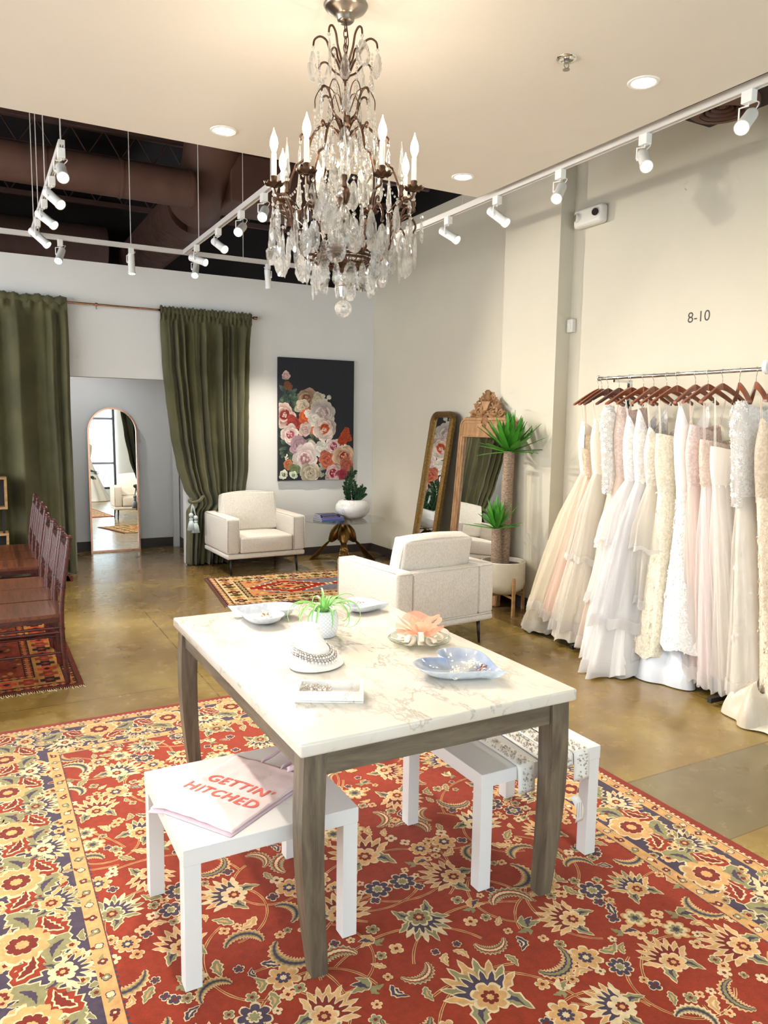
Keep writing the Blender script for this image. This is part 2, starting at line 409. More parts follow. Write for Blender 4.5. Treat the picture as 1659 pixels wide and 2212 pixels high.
# --- floor: stained, waxed concrete with saw cuts
def floor_mat():
    m, nt, b = new_mat('stained_concrete'); N, L = nt.nodes, nt.links
    tc = N.new('ShaderNodeTexCoord')
    n = N.new('ShaderNodeTexNoise'); n.inputs['Scale'].default_value = 0.9; n.inputs['Detail'].default_value = 5; n.inputs['Roughness'].default_value = 0.55; n.inputs['Distortion'].default_value = 0.2
    L.new(tc.outputs['Object'], n.inputs['Vector'])
    r = N.new('ShaderNodeValToRGB'); e = r.color_ramp.elements
    e[0].position = 0.30; e[0].color = srgb('#765d30'); e[1].position = 0.72; e[1].color = srgb('#b0955a')
    x = e.new(0.46); x.color = srgb('#866b36'); x = e.new(0.58); x.color = srgb('#988044')
    L.new(n.outputs[0], r.inputs[0])
    # slabs differ in tone
    n3 = N.new('ShaderNodeTexNoise'); n3.inputs['Scale'].default_value = 7; n3.inputs['Detail'].default_value = 6
    L.new(tc.outputs['Object'], n3.inputs['Vector'])
    mr = N.new('ShaderNodeMapRange'); mr.inputs[1].default_value = 0.3; mr.inputs[2].default_value = 0.7; mr.inputs[3].default_value = 0.82; mr.inputs[4].default_value = 1.1
    L.new(n3.outputs[0], mr.inputs[0])
    sc = N.new('ShaderNodeVectorMath'); sc.operation = 'SCALE'; L.new(r.outputs[0], sc.inputs[0]); L.new(mr.outputs[0], sc.inputs['Scale'])
    sep = N.new('ShaderNodeSeparateXYZ'); L.new(tc.outputs['Object'], sep.inputs[0])
    last = sc.outputs[0]
    def math(op, a, bb, v=None):
        k = N.new('ShaderNodeMath'); k.operation = op
        for i, q in enumerate((a, bb)):
            if isinstance(q, (int, float)): k.inputs[i].default_value = q
            elif q is not None: L.new(q, k.inputs[i])
        return k.outputs[0]
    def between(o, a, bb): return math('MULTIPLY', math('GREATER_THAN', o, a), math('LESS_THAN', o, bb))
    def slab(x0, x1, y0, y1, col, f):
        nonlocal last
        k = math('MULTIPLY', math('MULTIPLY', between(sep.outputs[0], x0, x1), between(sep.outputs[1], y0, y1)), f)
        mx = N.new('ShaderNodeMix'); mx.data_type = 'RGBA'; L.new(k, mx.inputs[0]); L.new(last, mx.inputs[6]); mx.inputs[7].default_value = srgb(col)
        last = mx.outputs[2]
    slab(2.55, 3.62, 1.86, 2.40, '#6a6652', 0.62)
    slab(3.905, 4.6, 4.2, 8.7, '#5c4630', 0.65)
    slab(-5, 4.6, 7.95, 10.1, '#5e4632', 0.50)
    lines = None
    for o, p, w in ((0, 1.245, .004), (0, 3.905, .004), (0, -1.8, .004), (1, 6.915, .004), (1, 7.95, .004), (1, 2.405, .005), (1, 4.62, .003), (1, 1.86, .003)):
        k = math('LESS_THAN', math('ABSOLUTE', math('SUBTRACT', sep.outputs[o], p), None), w)
        lines = k if lines is None else math('MAXIMUM', lines, k)
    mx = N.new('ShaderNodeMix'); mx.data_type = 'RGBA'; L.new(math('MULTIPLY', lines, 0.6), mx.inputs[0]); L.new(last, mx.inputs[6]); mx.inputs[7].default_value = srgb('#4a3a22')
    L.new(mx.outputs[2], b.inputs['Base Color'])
    rr = N.new('ShaderNodeMapRange'); rr.inputs[3].default_value = 0.18; rr.inputs[4].default_value = 0.34; L.new(n3.outputs[0], rr.inputs[0]); L.new(rr.outputs[0], b.inputs['Roughness'])
    b.inputs['Coat Weight'].default_value = 0.3; b.inputs['Coat Roughness'].default_value = 0.12
    bp = N.new('ShaderNodeBump'); bp.inputs['Strength'].default_value = 0.025; bp.inputs['Distance'].default_value = 0.005
    L.new(n3.outputs[0], bp.inputs['Height']); L.new(bp.outputs[0], b.inputs['Normal'])
    return m
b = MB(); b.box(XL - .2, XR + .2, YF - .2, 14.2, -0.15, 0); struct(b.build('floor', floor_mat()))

# --- walls
def wallbox(name, m, boxes):
    b = MB()
    for q in boxes: b.box(*q)
    return struct(b.build(name, m))
OX0, OX1, OZ = 0.20, 2.115, 2.10
wallbox('wall_back', M['wall'], [(XL, OX0, YB, YB + .14, 0, 3.292), (OX1, XR, YB, YB + .14, 0, 3.292), (OX0, OX1, YB, YB + .14, OZ, 3.292)])
wallbox('wall_recess', M['wall'], [(-.6, 2.5, 10.02, 10.16, 0, 2.75), (2.36, 2.5, YB + .14, 10.02, 0, 2.75), (-.6, -.46, YB + .14, 10.02, 0, 2.75)])
wallbox('ceiling_recess', M['wall'], [(-.6, 2.5, YB + .14, 10.16, 2.75, 2.85)])
wallbox('wall_right', M['wall_r'], [(XR, XR + .15, YF, YB + .14, 0, 3.995), (XR, XR + .15, YF, 3.9, 3.995, ZD)])
wallbox('wall_pilaster', M['wall_r'], [(4.365, XR, 5.03, 5.775, 0, 3.995)])
wallbox('wall_left', M['wall'], [(XL - .15, XL, YF, 14, 0, ZD)])
wallbox('wall_far', M['deck'], [(XL, 6.4, 14, 14.15, 0, ZD)])
wallbox('wall_right_far', M['deck'], [(6.2, 6.35, YF, 14, 0, ZD), (XR + .15, 6.2, YF - .15, YF, 0, ZD)])
# front wall with the shop windows (behind the camera, seen in the arched mirror)
wallbox('wall_front', M['wall'], [(XL, -4.6, YF - .15, YF, 0, ZD), (4.05, XR + .15, YF - .15, YF, 0, ZD), (-4.6, 4.05, YF - .15, YF, 3.15, ZD), (-4.6, 4.05, YF - .15, YF, 0, .25)])
k = 0
for x0 in (-4.6, -2.44, -.28, 1.88):
    x1 = x0 + 2.16 + (0.01 if x0 > 1 else 0); k += 1
    b = MB()
    for q in ((x0, x0 + .06), (x1 - .06, x1)): b.box(q[0], q[1], YF - .12, YF - .04, .25, 3.15)
    for z in (.25, .95, 2.2, 3.09): b.box(x0 + .06, x1 - .06, YF - .12, YF - .04, z, z + .06)
    fr = struct(b.build('window_%d' % k, M['black']))
    b = MB(); b.box(x0 + .06, x1 - .06, YF - .085, YF - .079, .31, 3.09); b.build('pane', M['glass'], fr)
b = MB(); b.box(XL - .2, 6.4, YF - .2, 14.2, ZD, ZD + .1)
struct(b.build('ceiling_deck', M['deck']))
# joists and ribs of the dark deck
b = MB()
for i in range(9):
    y = 4.2 + i * 1.15
    b.box(XL, 6.1, y, y + .06, ZD - .42, ZD - .34); b.box(XL, 6.1, y, y + .06, ZD - .05, ZD)
    for j in range(26):
        x = XL + .2 + j * .42; b.tube([(x, y + .03, ZD - .36), (x + .21, y + .03, ZD - .03), (x + .42, y + .03, ZD - .36)], .012, 4)
struct(b.build('trim_1', M['duct']))
# suspended painted ceiling panel
b = MB(); b.box(XL + .6, 3.305, YF + .3, 4.72, ZC, ZC + .16); struct(b.build('ceiling', M['ceil']))
# baseboards
def bb(name, boxes):
    b = MB()
    for q in boxes: b.box(*q)
    struct(b.build(name, M['base']))
bb('baseboard_back', [(OX1, XR, YB - .012, YB, 0, .10), (XL, OX0, YB - .012, YB, 0, .10)])
bb('baseboard_right', [(XR - .012, XR, 5.775, YB - .012, 0, .10), (XR - .012, XR, YF, 5.03, 0, .10), (4.353, 4.365, 5.018, 5.787, 0, .10), (4.365, XR, 5.018, 5.03, 0, .10)])
bb('baseboard_recess', [(-.46, 2.36, 10.008, 10.02, 0, .12), (2.348, 2.36, YB + .14, 10.008, 0, .12)])
b = MB(); b.box(2.27, 2.345, 9.95, 10.0, 0, .0001 + 2.1); struct(b.build('trim_2', M['wall']))

# --- ducts above the back wall
t = thing('round_duct', 'brown painted round duct running across the dark open ceiling', 'duct', (0, 0, 0))
b = MB(); b.tube([(-4.9, 8.9, 4.25), (2.3, 8.9, 4.25)], .2, 20)
for i in range(10): b.tube([(-4.5 + i * .75, 8.9, 4.25), (-4.47 + i * .75, 8.9, 4.25)], .208, 20)
b.build('pipe', M['duct'], t, smooth=True, angle=40)
b = MB(); b.tube([(-1.5, 8.9, 4.45), (-1.5, 8.9, 5.1)], .012, 6); b.build('hanger_rod', M['duct'], t)
t = thing('spiral_duct', 'brown spiral duct with elbow above the back wall', 'duct')
b = MB(); pts = [(2.55, 13.9, 4.3), (2.55, 10.2, 4.3), (2.55, 9.75, 4.33), (2.58, 9.35, 4.5), (2.6, 9.1, 4.8), (2.6, 9.0, 5.45)]
b.tube(spline(pts, 5), .33, 24)
for i in range(44):
    y = 10.2 + i * .085; b.tube([(2.55, y, 4.3), (2.55, y + .012, 4.3)], .338, 24)
b.build('pipe', M['duct'], t, smooth=True, angle=40)
b = MB(); b.rbox(2.75, 3.9, 8.9, 9.6, 4.2, 4.75, .02); b.build('branch_box', M['duct'], t)
t = thing('round_duct', 'long brown duct lying low behind the back wall at left', 'duct')
b = MB(); b.tube([(-4.9, 13.2, 4.35), (2.0, 13.2, 4.35)], .35, 20); b.build('pipe', M['duct'], t, smooth=True, angle=40)

# duct drop with round diffuser between panel and right wall
t = thing('ceiling_diffuser', 'brown round air diffuser with concentric rings near the right wall', 'air vent', (4.0, 3.22, 3.52))
b = MB(); b.rbox(-.26, .26, -.3, .3, .06, 1.95, .01); b.build('duct_box', M['deck'], t)
b = MB(); b.lathe([(.205, .06), (.205, .03), (.17, .0), (.125, -.004)], n=40, caps=False); b.build('rim', M['duct'], t, smooth=True)
b = MB()
for r0, z0 in ((.125, 0), (.095, .012), (.065, .024), (.035, .036)): b.lathe([(r0, z0), (r0 - .02, z0 + .022), (r0 - .024, z0 + .022), (r0 - .003, z0 - .002)], n=36, caps=False)
b.lathe([(.001, .03), (.018, .034), (.02, .05)], n=20, caps=False)
b.build('ring_louver', M['duct'], t, smooth=True)

# --- recessed downlights and sprinkler in the panel
first = None
for (x, y), lab in (((1.328, 4.424), 'glowing recessed downlight left of the chandelier'), ((2.897, 2.79), 'glowing recessed downlight beside the sprinkler, upper right'),
                    ((2.949, 4.392), 'glowing recessed downlight right of the chandelier near the panel corner'),
                    ((-.9, 4.42), 'recessed downlight beyond the left picture edge'), ((2.9, .9), 'recessed downlight above the viewer at right'), ((-.5, 1.2), 'recessed downlight above the viewer at left')):
    t = thing('recessed_downlight', lab, 'ceiling light', (x, y, ZC), group='recessed downlights in the painted ceiling panel')
    b = MB(); b.lathe([(.056, -.002), (.062, -.006), (.074, -.004), (.076, 0)], n=32, caps=False); b.build('trim_ring', M['whitem'], t, smooth=True)
    b = MB(); b.lathe([(.0001, -.003), (.056, -.003)], n=32, caps=False); b.build('lens', M['down'], t)
    d = bpy.data.lights.new('downlight', 'SPOT'); d.energy = 20; d.spot_size = radians(125); d.spot_blend = .8; d.color = (1, .93, .82); d.shadow_soft_size = .05
    o = bpy.data.objects.new('downlight', d); COL.objects.link(o); o.parent = t; o.location = (0, 0, -.012)
t = thing('recessed_downlight', 'unseen downlight added in the recess ceiling to brighten the doorway recess', 'ceiling light', (1.1, 9.25, 2.75))  # fixture out of view, put in to lift the dim recess
b = MB(); b.lathe([(.056, -.002), (.062, -.006), (.074, -.004), (.076, 0)], n=32, caps=False); b.build('trim_ring', M['whitem'], t, smooth=True)
b = MB(); b.lathe([(.0001, -.003), (.056, -.003)], n=32, caps=False); b.build('lens', M['down'], t)
d = bpy.data.lights.new('downlight', 'SPOT'); d.energy = 38; d.spot_size = radians(165); d.spot_blend = 1; d.color = (.95, .97, 1); d.shadow_soft_size = .06
o = bpy.data.objects.new('downlight', d); COL.objects.link(o); o.parent = t; o.location = (0, 0, -.012)
t = thing('sprinkler', 'small chrome sprinkler head in the ceiling panel', 'sprinkler', (2.418, 2.793, ZC))
b = MB(); b.lathe([(.03, -.006), (.042, -.008), (.046, 0)], n=28, caps=False); b.lathe([(.001, -.001), (.03, -.006)], n=28, caps=False); b.build('escutcheon', M['chrome'], t, smooth=True)
b = MB(); b.lathe([(.012, 0), (.012, -.02)], n=12)
for s in (-1, 1): b.tube([(s * .011, 0, -.015), (s * .014, 0, -.032), (s * .004, 0, -.045)], .0022, 6)
b.lathe([(.001, -.047), (.016, -.047), (.016, -.05), (.001, -.05)], n=14, caps=False); b.build('head', M['nickel'], t)

# --- lighting tracks and heads
def track(name, label, p0, p1, rods):
    t = thing(name, label, 'lighting track', (p0[0], p0[1], ZC))
    dx, dy = p1[0] - p0[0], p1[1] - p0[1]; L_ = sqrt(dx * dx + dy * dy); a = atan2(dy, dx)
    b = MB(); b.box(0, L_, -.018, .018, .0, .03); b.box(0, L_, -.018, -.011, -.012, 0); b.box(0, L_, .011, .018, -.012, 0); b.box(0, L_, -.003, .003, -.008, 0)
    o = b.build('rail', M['track'], t); o.rotation_euler = (0, 0, a)
    for r in rods:
        b = MB(); b.tube([(dx * r, dy * r, .03), (dx * r, dy * r, 2.19)], .004, 6); b.build('hanger_rod', M['track'] if True else 0, t)
    return t
track('track_rail', 'white lighting track along the right wall beside the ceiling panel', (3.39, .6), (3.39, 7.76), (.36, .62, .83))
track('track_rail', 'white lighting track across the room in front of the back wall', (-2.8, 7.76), (3.39, 7.76), (.1, .3, .45, .55, .68, .86))
track('track_rail', 'white lighting track at far left running toward the back wall', (.545, 5.15), (.545, 7.76), (.02, .45, .9))
track('track_rail', 'white lighting track behind the chandelier, middle of the open ceiling', (1.92, 5.0), (1.92, 7.76), (.1, .8))
def head(mount, face, lab, grp, on=60):
    mx, my = mount; L0 = Vector((mx, my, ZC - .012)); F = Vector(face)
    t = thing('track_spotlight', lab, 'spotlight', tuple(L0), group=grp)
    F = F - L0
    b = MB(); b.rbox(-.022, .022, -.03, .03, -.055, .004, .004, 2); b.build('adapter', M['whitem'], t)
    piv = Vector((0, 0, -.13)); ax = (F - piv); ax.normalize(); F = piv + ax * .115; top = piv - ax * .085
    side = ax.cross(Vector((0, 0, 1)))
    if side.length < .05: side = Vector((0, 1, 0))
    side.normalize()
    b = MB(); off = side * .042
    b.tube([(0, 0, -.05), (0, 0, -.066), tuple(off + Vector((0, 0, -.07))), tuple(off + piv)], .0045, 6)
    b.tube([tuple(off + piv), tuple(piv + side * .028)], .009, 8); b.build('bracket', M['whitem'], t)
    b = MB(); b.lathe([(.001, 0), (.024, 0), (.031, .008), (.032, .02), (.032, .165), (.036, .180), (.036, .197), (.031, .197)], tuple(top), 20, ax=tuple(ax), caps=False)
    b.build('can', M['whitem'], t, smooth=True, angle=40)
    b = MB(); b.tube(bez((0, .01, -.05), tuple(-side * .05 + Vector((0, 0, -.05))), tuple(top - side * .05 + Vector((0, 0, .05))), tuple(top), 8), .003, 5); b.build('cord', M['whitem'], t)
    b = MB(); b.lathe([(.001, .193), (.031, .193)], tuple(top), 20, ax=tuple(ax), caps=False); b.build('lens', M['lamp'], t)
    d = bpy.data.lights.new('spot', 'SPOT'); d.energy = on; d.spot_size = radians(80); d.spot_blend = .9; d.color = (1, .91, .77); d.shadow_soft_size = .025
    o = bpy.data.objects.new('spot', d); COL.objects.link(o); o.parent = t; o.location = F + ax * .006
    o.rotation_euler = ax.to_track_quat('-Z', 'Y').to_euler()
gR = 'spotlights on the right wall track'
for y, f, lab in ((2.58, (3.29, 2.54, 3.08), 'white track spotlight nearest the viewer, in front of the round diffuser'),
                  (3.23, (3.33, 3.15, 3.08), 'white track spotlight hanging straight down, second on the right wall track'),
                  (3.93, (3.31, 3.87, 3.08), 'white track spotlight in front of the pale pilaster edge'),
                  (4.6, (3.42, 4.5, 3.08), 'white track spotlight tilted right, fourth on the right wall track'),
                  (5.24, (3.43, 5.12, 3.08), 'white track spotlight on the right wall track closest to the chandelier')):
    head((3.39, y), f, lab, gR, 15)
gL = 'spotlights on the far left track'
for y, f, lab in ((5.2, (.54, 5.05, 3.06), 'glaring white track spotlight at the near end of the left track'),
                  (5.82, (.60, 5.72, 3.08), 'white track spotlight second from the near end of the left track'),
                  (6.44, (.62, 6.35, 3.08), 'white track spotlight third from the near end of the left track'),
                  (7.1, (.62, 7.05, 3.08), 'white track spotlight at the corner where the left track meets the cross track')):
    head((.545, y), f, lab, gL, 150)
gM = 'spotlights on the middle track'
for y, f, lab in ((5.42, (1.86, 5.3, 3.08), 'white track spotlight just left of the chandelier candles'),
                  (5.95, (1.84, 5.82, 3.08), 'white track spotlight on the middle track, second from the chandelier'),
                  (6.58, (1.96, 6.45, 3.08), 'white track spotlight on the middle track, third from the chandelier'),
                  (7.29, (2.02, 7.15, 3.1), 'white track spotlight on the middle track, next to the cross track')):
    head((1.92, y), f, lab, gM, 150)
gX = 'spotlights on the cross track'
for x, f, lab in ((.78, (.75, 7.68, 3.08), 'bright white track spotlight above the left green curtain'),
                  (1.41, (1.41, 7.75, 3.08), 'white track spotlight above the curtain rod gap'),
                  (2.03, (2.0, 7.68, 3.08), 'white track spotlight above the right green curtain'),
                  (2.79, (2.8, 7.77, 3.08), 'white track spotlight left of the corner, below the chandelier rim')):
    head((x, 7.76), f, lab, gX, 150)

# --- wall fittings
t = thing('emergency_light', 'ivory emergency light with two round lamps high on the right wall', 'emergency light', (XR, 4.80, 3.345))
b = MB(); b.rbox(-.085, 0, -.16, .16, -.075, .075, .03, 4); b.build('housing', M['plastic'], t, smooth=True, angle=35)
for s in (-1, 1):
    b = MB(); b.lathe([(.001, 0), (.034, 0), (.036, .03), (.03, .034)], (-.07, s * .1, .005), 20, ax=(-1, s * .45, 0), caps=False)
    h = b.build('lamp_head', M['plastic'], t, smooth=True, angle=40)
    b = MB(); b.lathe([(.001, .033), (.027, .033)], (-.07, s * .1, .005), 20, ax=(-1, s * .45, 0), caps=False); b.build('lens', M['chrome'], h)
t = thing('wall_sensor', 'small ivory sensor box on the pale pilaster edge', 'sensor', (XR - .001, 4.99, 2.50))
b = MB(); b.rbox(-.045, 0, -.035, .035, -.055, .055, .008, 3); b.build('housing', M['plastic'], t); b = MB(); b.rbox(-.05, -.045, -.02, .02, -.03, .02, .002, 2); b.build('cover', M['plastic'], t)
# size number lettered on the wall
Mx = Matrix(((0, 0, -1, XR - .0005), (-1, 0, 0, 3.72), (0, 1, 0, 2.432), (0, 0, 0, 1)))
o = text_mesh('8-10', .105, 'wall_lettering', M['ink'], None, Mx, .0004); tag(o, 'dark size number lettered on the cream right wall', 'lettering')

# ================================================================== curtains
def curtain(name, label, L0, R0, ztop, pleats, seed, amp=.035, y0=8.555, grp=None):
    t = thing(name, label, 'curtain', (0, 0, 0), group=grp)
    def fn(u, v):
        z = ztop - v * (ztop - .012)
        xl, xr = L0(z), R0(z)
        w = (xr - xl); x = xl + u * w
        dens = min(1.0, w / (L0.w0)) if hasattr(L0, 'w0') else 1
        fade = min(1, v * 9 + .12)
        uw = u + .035 * sin(u * 11 + seed) + .02 * sin(u * 23 + seed * 2)
        ph = uw * pleats * 2 * pi + seed
        y = y0 + amp * fade * ((abs(sin(ph * .5)) * 2 - 1) * .7 + .3 * sin(ph * 1.7 + 2.2 + z * .35) + .35 * noise.noise((u * pleats * 1.3, z * .8, seed))) 
        y += .012 * noise.noise((x * 9, z * 6, seed + 9)) + .006 * noise.noise((x * 14, z * 22, seed))
        if v < .03: y = y0 + .014 * sin(u * 130) + .004 * sin(u * 311)
        return (x + .01 * noise.noise((u * 7, z * 1.4, seed + 3)) * fade, min(y, YB - .018), z)
    b = MB(); b.grid(fn, int(pleats * 26), 110); b.build('drape', M['velvet'], t, smooth=True, solid=.004)
    def fn2(u, v):
        x = L0(ztop) + u * (R0(ztop) - L0(ztop)); a = v * 2 * pi
        r = .026 + .006 * sin(u * 150) + .003 * sin(u * 401)
        return (x, y0 + r * cos(a) * .9, ztop + .012 + r * sin(a) * 1.5 + .006 * sin(u * 57 + 1))
    b = MB(); b.grid(fn2, 160, 10); b.build('rod_pocket', M['velvet'], t, smooth=True)
    return t
def LL(z): return -1.6
def LR(z): return .905 + (.02 * (2.8 - z) / 2.8)
curtain('velvet_curtain', 'olive green velvet curtain at the left of the doorway behind the dark chairs', LL, LR, 2.845, 11, 1.3, .085)
TABL = [(0.0, 2.10), (.62, 2.11), (.70, 2.17), (.76, 2.16), (.88, 2.09), (1.15, 2.01), (1.5, 1.945), (1.9, 1.90), (2.3, 1.865), (2.84, 1.845)]
TABR = [(0.0, 2.60), (.5, 2.72), (.74, 2.78), (1.1, 2.83), (1.6, 2.84), (2.84, 2.88)]
ct = curtain('velvet_curtain', 'olive green velvet curtain tied back with a tassel beside the armchair', lambda z: interp(TABL, z), lambda z: interp(TABR, z), 2.835, 9, 4.1, .07)
# tie-back tassel
t = thing('curtain_tieback', 'pale blue tassel tie-back knotted round the right green curtain', 'tassel', (2.13, 8.44, .74))
b = MB(); b.tube(spline([(.0, .06, .03), (-.03, .0, .02), (.0, -.03, .0), (.08, -.02, .02), (.14, .04, .06)], 6), .018, 8)
b.build('band', M['velvet'], t, smooth=True)
tas = mat('tassel_thread', '#a9b8ba', 0.8, c2='#c8d3d2', vscale=80, stretch=(4, 4, .3))
for dx, dz in ((-.02, -.12), (.03, -.15)):
    b = MB(); b.tube([(0, -.03, 0), (dx, -.035, dz)], .008, 6)
    b.ball((dx, -.035, dz - .02), .027, 14, 8)
    b.ball((dx, -.035, dz - .065), .022, 14, 8)
    for i in range(22):
        a = i * 2 * pi / 22; b.tube([(dx + .014 * cos(a), -.035 + .014 * sin(a), dz - .08), (dx + .028 * cos(a), -.035 + .028 * sin(a), dz - .12), (dx + .042 * cos(a), -.035 + .034 * sin(a), dz - .19)], .0055, 5)
    b.build('tassel', tas, t, smooth=True)
t = thing('curtain_rod', 'thin rose gold curtain rod between the two green curtains', 'curtain rod', (0, 8.555, 2.845))
b = MB(); b.tube([(-1.7, 0, .005), (2.92, 0, -.005)], .011, 10); b.build('pole', M['copper'], t, smooth=True)
b = MB(); b.tube([(2.9, 0, -.005), (2.945, 0, -.005)], .018, 12); b.build('finial', M['copper'], t)
for x in (1.19, -1.3):
    b = MB(); b.tube([(x, 0, .0), (x, YB - 8.555, .0)], .008, 8); b.tube([(x - .012, 0, 0), (x + .012, 0, 0)], .017, 12); b.tube([(x, 0, -.01), (x, 0, -.05)], .006, 6); b.build('bracket', M['copper'], t)
# ================================================================== arched mirror in the recess
t = thing('arched_floor_mirror', 'tall arched floor mirror with thin rose gold frame in the doorway recess', 'mirror', (1.53, 9.885, 0))
t.rotation_euler = (radians(-1.3), 0, radians(1.2))
w, h = .30, 1.80
def arch(w, h, n=28):
    return [(-w, 0), (w, 0)] + [(w * cos(pi * i / n), h - w + w * sin(pi * i / n)) for i in range(n + 1)]
out = arch(w, h); inn = arch(w - .022, h - .022); inn = [(x, max(z, .022)) for x, z in inn]
b = MB(); n = len(out)
vs = [(x, -.02, z) for x, z in out] + [(x, -.02, z) for x, z in inn] + [(x, .02, z) for x, z in out] + [(x, .005, z) for x, z in inn]
fs = []
for i in range(n):
    j = (i + 1) % n; fs += [(i, j, n + j, n + i), (j, i, 2 * n + i, 2 * n + j), (n + i, n + j, 3 * n + j, 3 * n + i)]
b.add(vs, fs); b.build('frame', M['copper'], t, recalc=True)
b = MB(); b.add([(x, .0, z) for x, z in inn], [tuple(range(n))]); b.build('mirror_pane', M['mirror'], t)
b = MB(); b.add([(x, .018, z) for x, z in inn], [tuple(range(n - 1, -1, -1))]); b.build('backing', M['black'], t)

# ================================================================== gold slim mirror, leaning on the right wall
def lean(name, label, yc, base_x, top_x, top_z):
    t = thing(name, label, 'mirror', (base_x, yc, 0)); t.rotation_euler = (0, atan2(top_x - base_x, top_z), 0)
    return t
t = lean('leaning_mirror', 'slim gold framed mirror with rounded top leaning on the cream wall', 6.885, 4.18, 4.445, 1.78); t.rotation_euler[2] = radians(-7.5)
def rrect(hw, z0, z1, r, n=8, rb=.02):
    P = []
    for cx_, cz_, r_, a0 in ((hw - rb, z0 + rb, rb, -90), (hw - r, z1 - r, r, 0), (-hw + r, z1 - r, r, 90), (-hw + rb, z0 + rb, rb, 180)):
        for i in range(n + 1):
            a = radians(a0 + 90 * i / n); P.append((cx_ + r_ * cos(a), cz_ + r_ * sin(a)))
    return P
# frame profile as stacked rings (inset, x offset)
def ringframe(b, hw, z0, z1, r, prof, n=8):
    rings = [[(x, y, z) for (y, z) in rrect(hw - ins, z0 + ins, z1 - ins, max(r - ins, .004), n, max(.02 - ins, .004))] for ins, x in prof]
    m = len(rings[0]); vs = [p for ring in rings for p in ring]; fs = []
    for i in range(len(rings) - 1):
        for k in range(m): k2 = (k + 1) % m; fs.append((i * m + k, i * m + k2, (i + 1) * m + k2, (i + 1) * m + k))
    b.add(vs, fs)
hw = .275
b = MB(); ringframe(b, hw, 0, 1.81, .12, [(0, .02), (0, -.015), (.012, -.032), (.024, -.028), (.03, -.034), (.042, -.036), (.05, -.022), (.058, -.02), (.064, -.002), (.064, .005)])
b.build('frame', M['goldframe'], t, smooth=True, angle=35)
b = MB(); P = rrect(hw - .062, .062, 1.748, .06); b.add([(0, y, z) for y, z in P], [tuple(range(len(P)))]); b.build('mirror_pane', M['mirror'], t)
b = MB(); P = rrect(hw - .01, .01, 1.80, .11); b.add([(.019, y, z) for y, z in P], [tuple(range(len(P)))]); b.build('backing', M['black'], t)

# ================================================================== carved wooden mirror
t = lean('carved_mirror', 'large carved wooden mirror with crest leaning behind the tall palm', 5.865, 4.16, 4.30, 1.74)
hw = .425; zt = 1.735
b = MB(); ringframe(b, hw, 0, zt, .10, [(0, .02), (0, -.02), (.01, -.034), (.03, -.036), (.034, -.028), (.06, -.028), (.066, -.018), (.08, -.016), (.086, -.002), (.086, .005)])
b.rbox(-.033, -.0, -hw + .07, hw - .07, zt - .185, zt - .06, .008, 2)
b.rbox(-.040, -.03, -hw + .06, hw - .06, zt - .195, zt - .18, .003, 2)
b.build('frame', M['carved'], t, smooth=True, angle=35)
b = MB(); b.add([(0, -hw + .08, .08), (0, hw - .08, .08), (0, hw - .08, zt - .17), (0, -hw + .08, zt - .17)], [(0, 1, 2, 3)]); b.build('mirror_pane', M['mirror'], t)
b = MB(); b.add([(.019, -hw + .01, .01), (.019, hw - .01, .01), (.019, hw - .01, zt - .01), (.019, -hw + .01, zt - .01)], [(3, 2, 1, 0)]); b.build('backing', M['pine'], t)
# crest: pierced panel of scrolls and leaves
b = MB()
def scroll(cy_, cz_, r, a0, turns, rt, s=1, x=-.02):
    pts = []; n = int(14 * turns) + 6
    for i in range(n + 1):
        f = i / n; a = a0 + s * f * turns * 2 * pi; rr = r * (1 - f * .8)
        pts.append((x - .012 * f, cy_ + rr * cos(a), cz_ + rr * sin(a)))
    b.tube(pts, rt, 7, rt * .55)
    b.ball((x - .015, cy_ + pts[-1][1] - cy_, pts[-1][2]), rt * .9, 8, 6)
def leaf3(y, z, a, L_, w_, x=-.02):
    pts = []
    n = 8
    for i in range(n + 1):
        f = i / n; ww = w_ * sin(pi * min(1, f * .95 + .05)) ** .7 * (1 - .25 * (i % 2)); pts.append((f * L_, ww))
    vs = []
    for f, ww in pts:
        for sgn, xx in ((-1, x + .006), (0, x - .014), (1, x + .006)):
            px, pz = f, sgn * ww; vs.append((xx - .006 * sin(pi * f / L_), y + px * cos(a) - pz * sin(a), z + px * sin(a) + pz * cos(a)))
    fs = []
    for i in range(n):
        for k in range(2): q = i * 3 + k; fs.append((q, q + 1, q + 4, q + 3))
    b.add(vs, fs)
out = [(-.30, 0), (-.265, .045), (-.235, .055), (-.225, .10), (-.185, .115), (-.17, .165), (-.12, .175), (-.105, .225), (-.075, .235), (-.06, .275), (-.035, .28), (-.03, .305), (0, .31)]
prof = out + [(-y, z) for y, z in reversed(out[:-1])]
b.prism([(y, zt - .01 + z * .80) for y, z in prof], -.012, .012, 'x')
for sg in (-1, 1):
    for cy_, cz_, r, a0, tn, rt in ((.13, .045, .055, 200, 1.1, .013), (.225, .03, .04, 180, 1.0, .011), (.15, .12, .035, 120, 1.1, .010), (.07, .10, .035, 220, 1.1, .010), (.09, .175, .026, 160, 1.1, .008), (.05, -.055, .035, 90, 1.2, .010)):
        scroll(sg * cy_, zt + cz_, r, radians(a0) if sg > 0 else pi - radians(a0), tn, rt, -sg)
    for y_, z_, a_, L_, w_ in ((.02, .04, 20, .09, .022), (.05, .02, 5, .13, .024), (.19, .03, 10, .10, .02), (.14, .09, 25, .09, .02), (.09, .13, 50, .07, .018), (.05, .17, 60, .07, .016), (.02, .10, 55, .08, .02), (.17, .07, 60, .06, .015), (.10, .07, 80, .06, .015), (.24, .0, 160, .07, .015)):
        leaf3(sg * y_, zt + z_, radians(a_) if sg > 0 else pi - radians(a_), L_, w_)
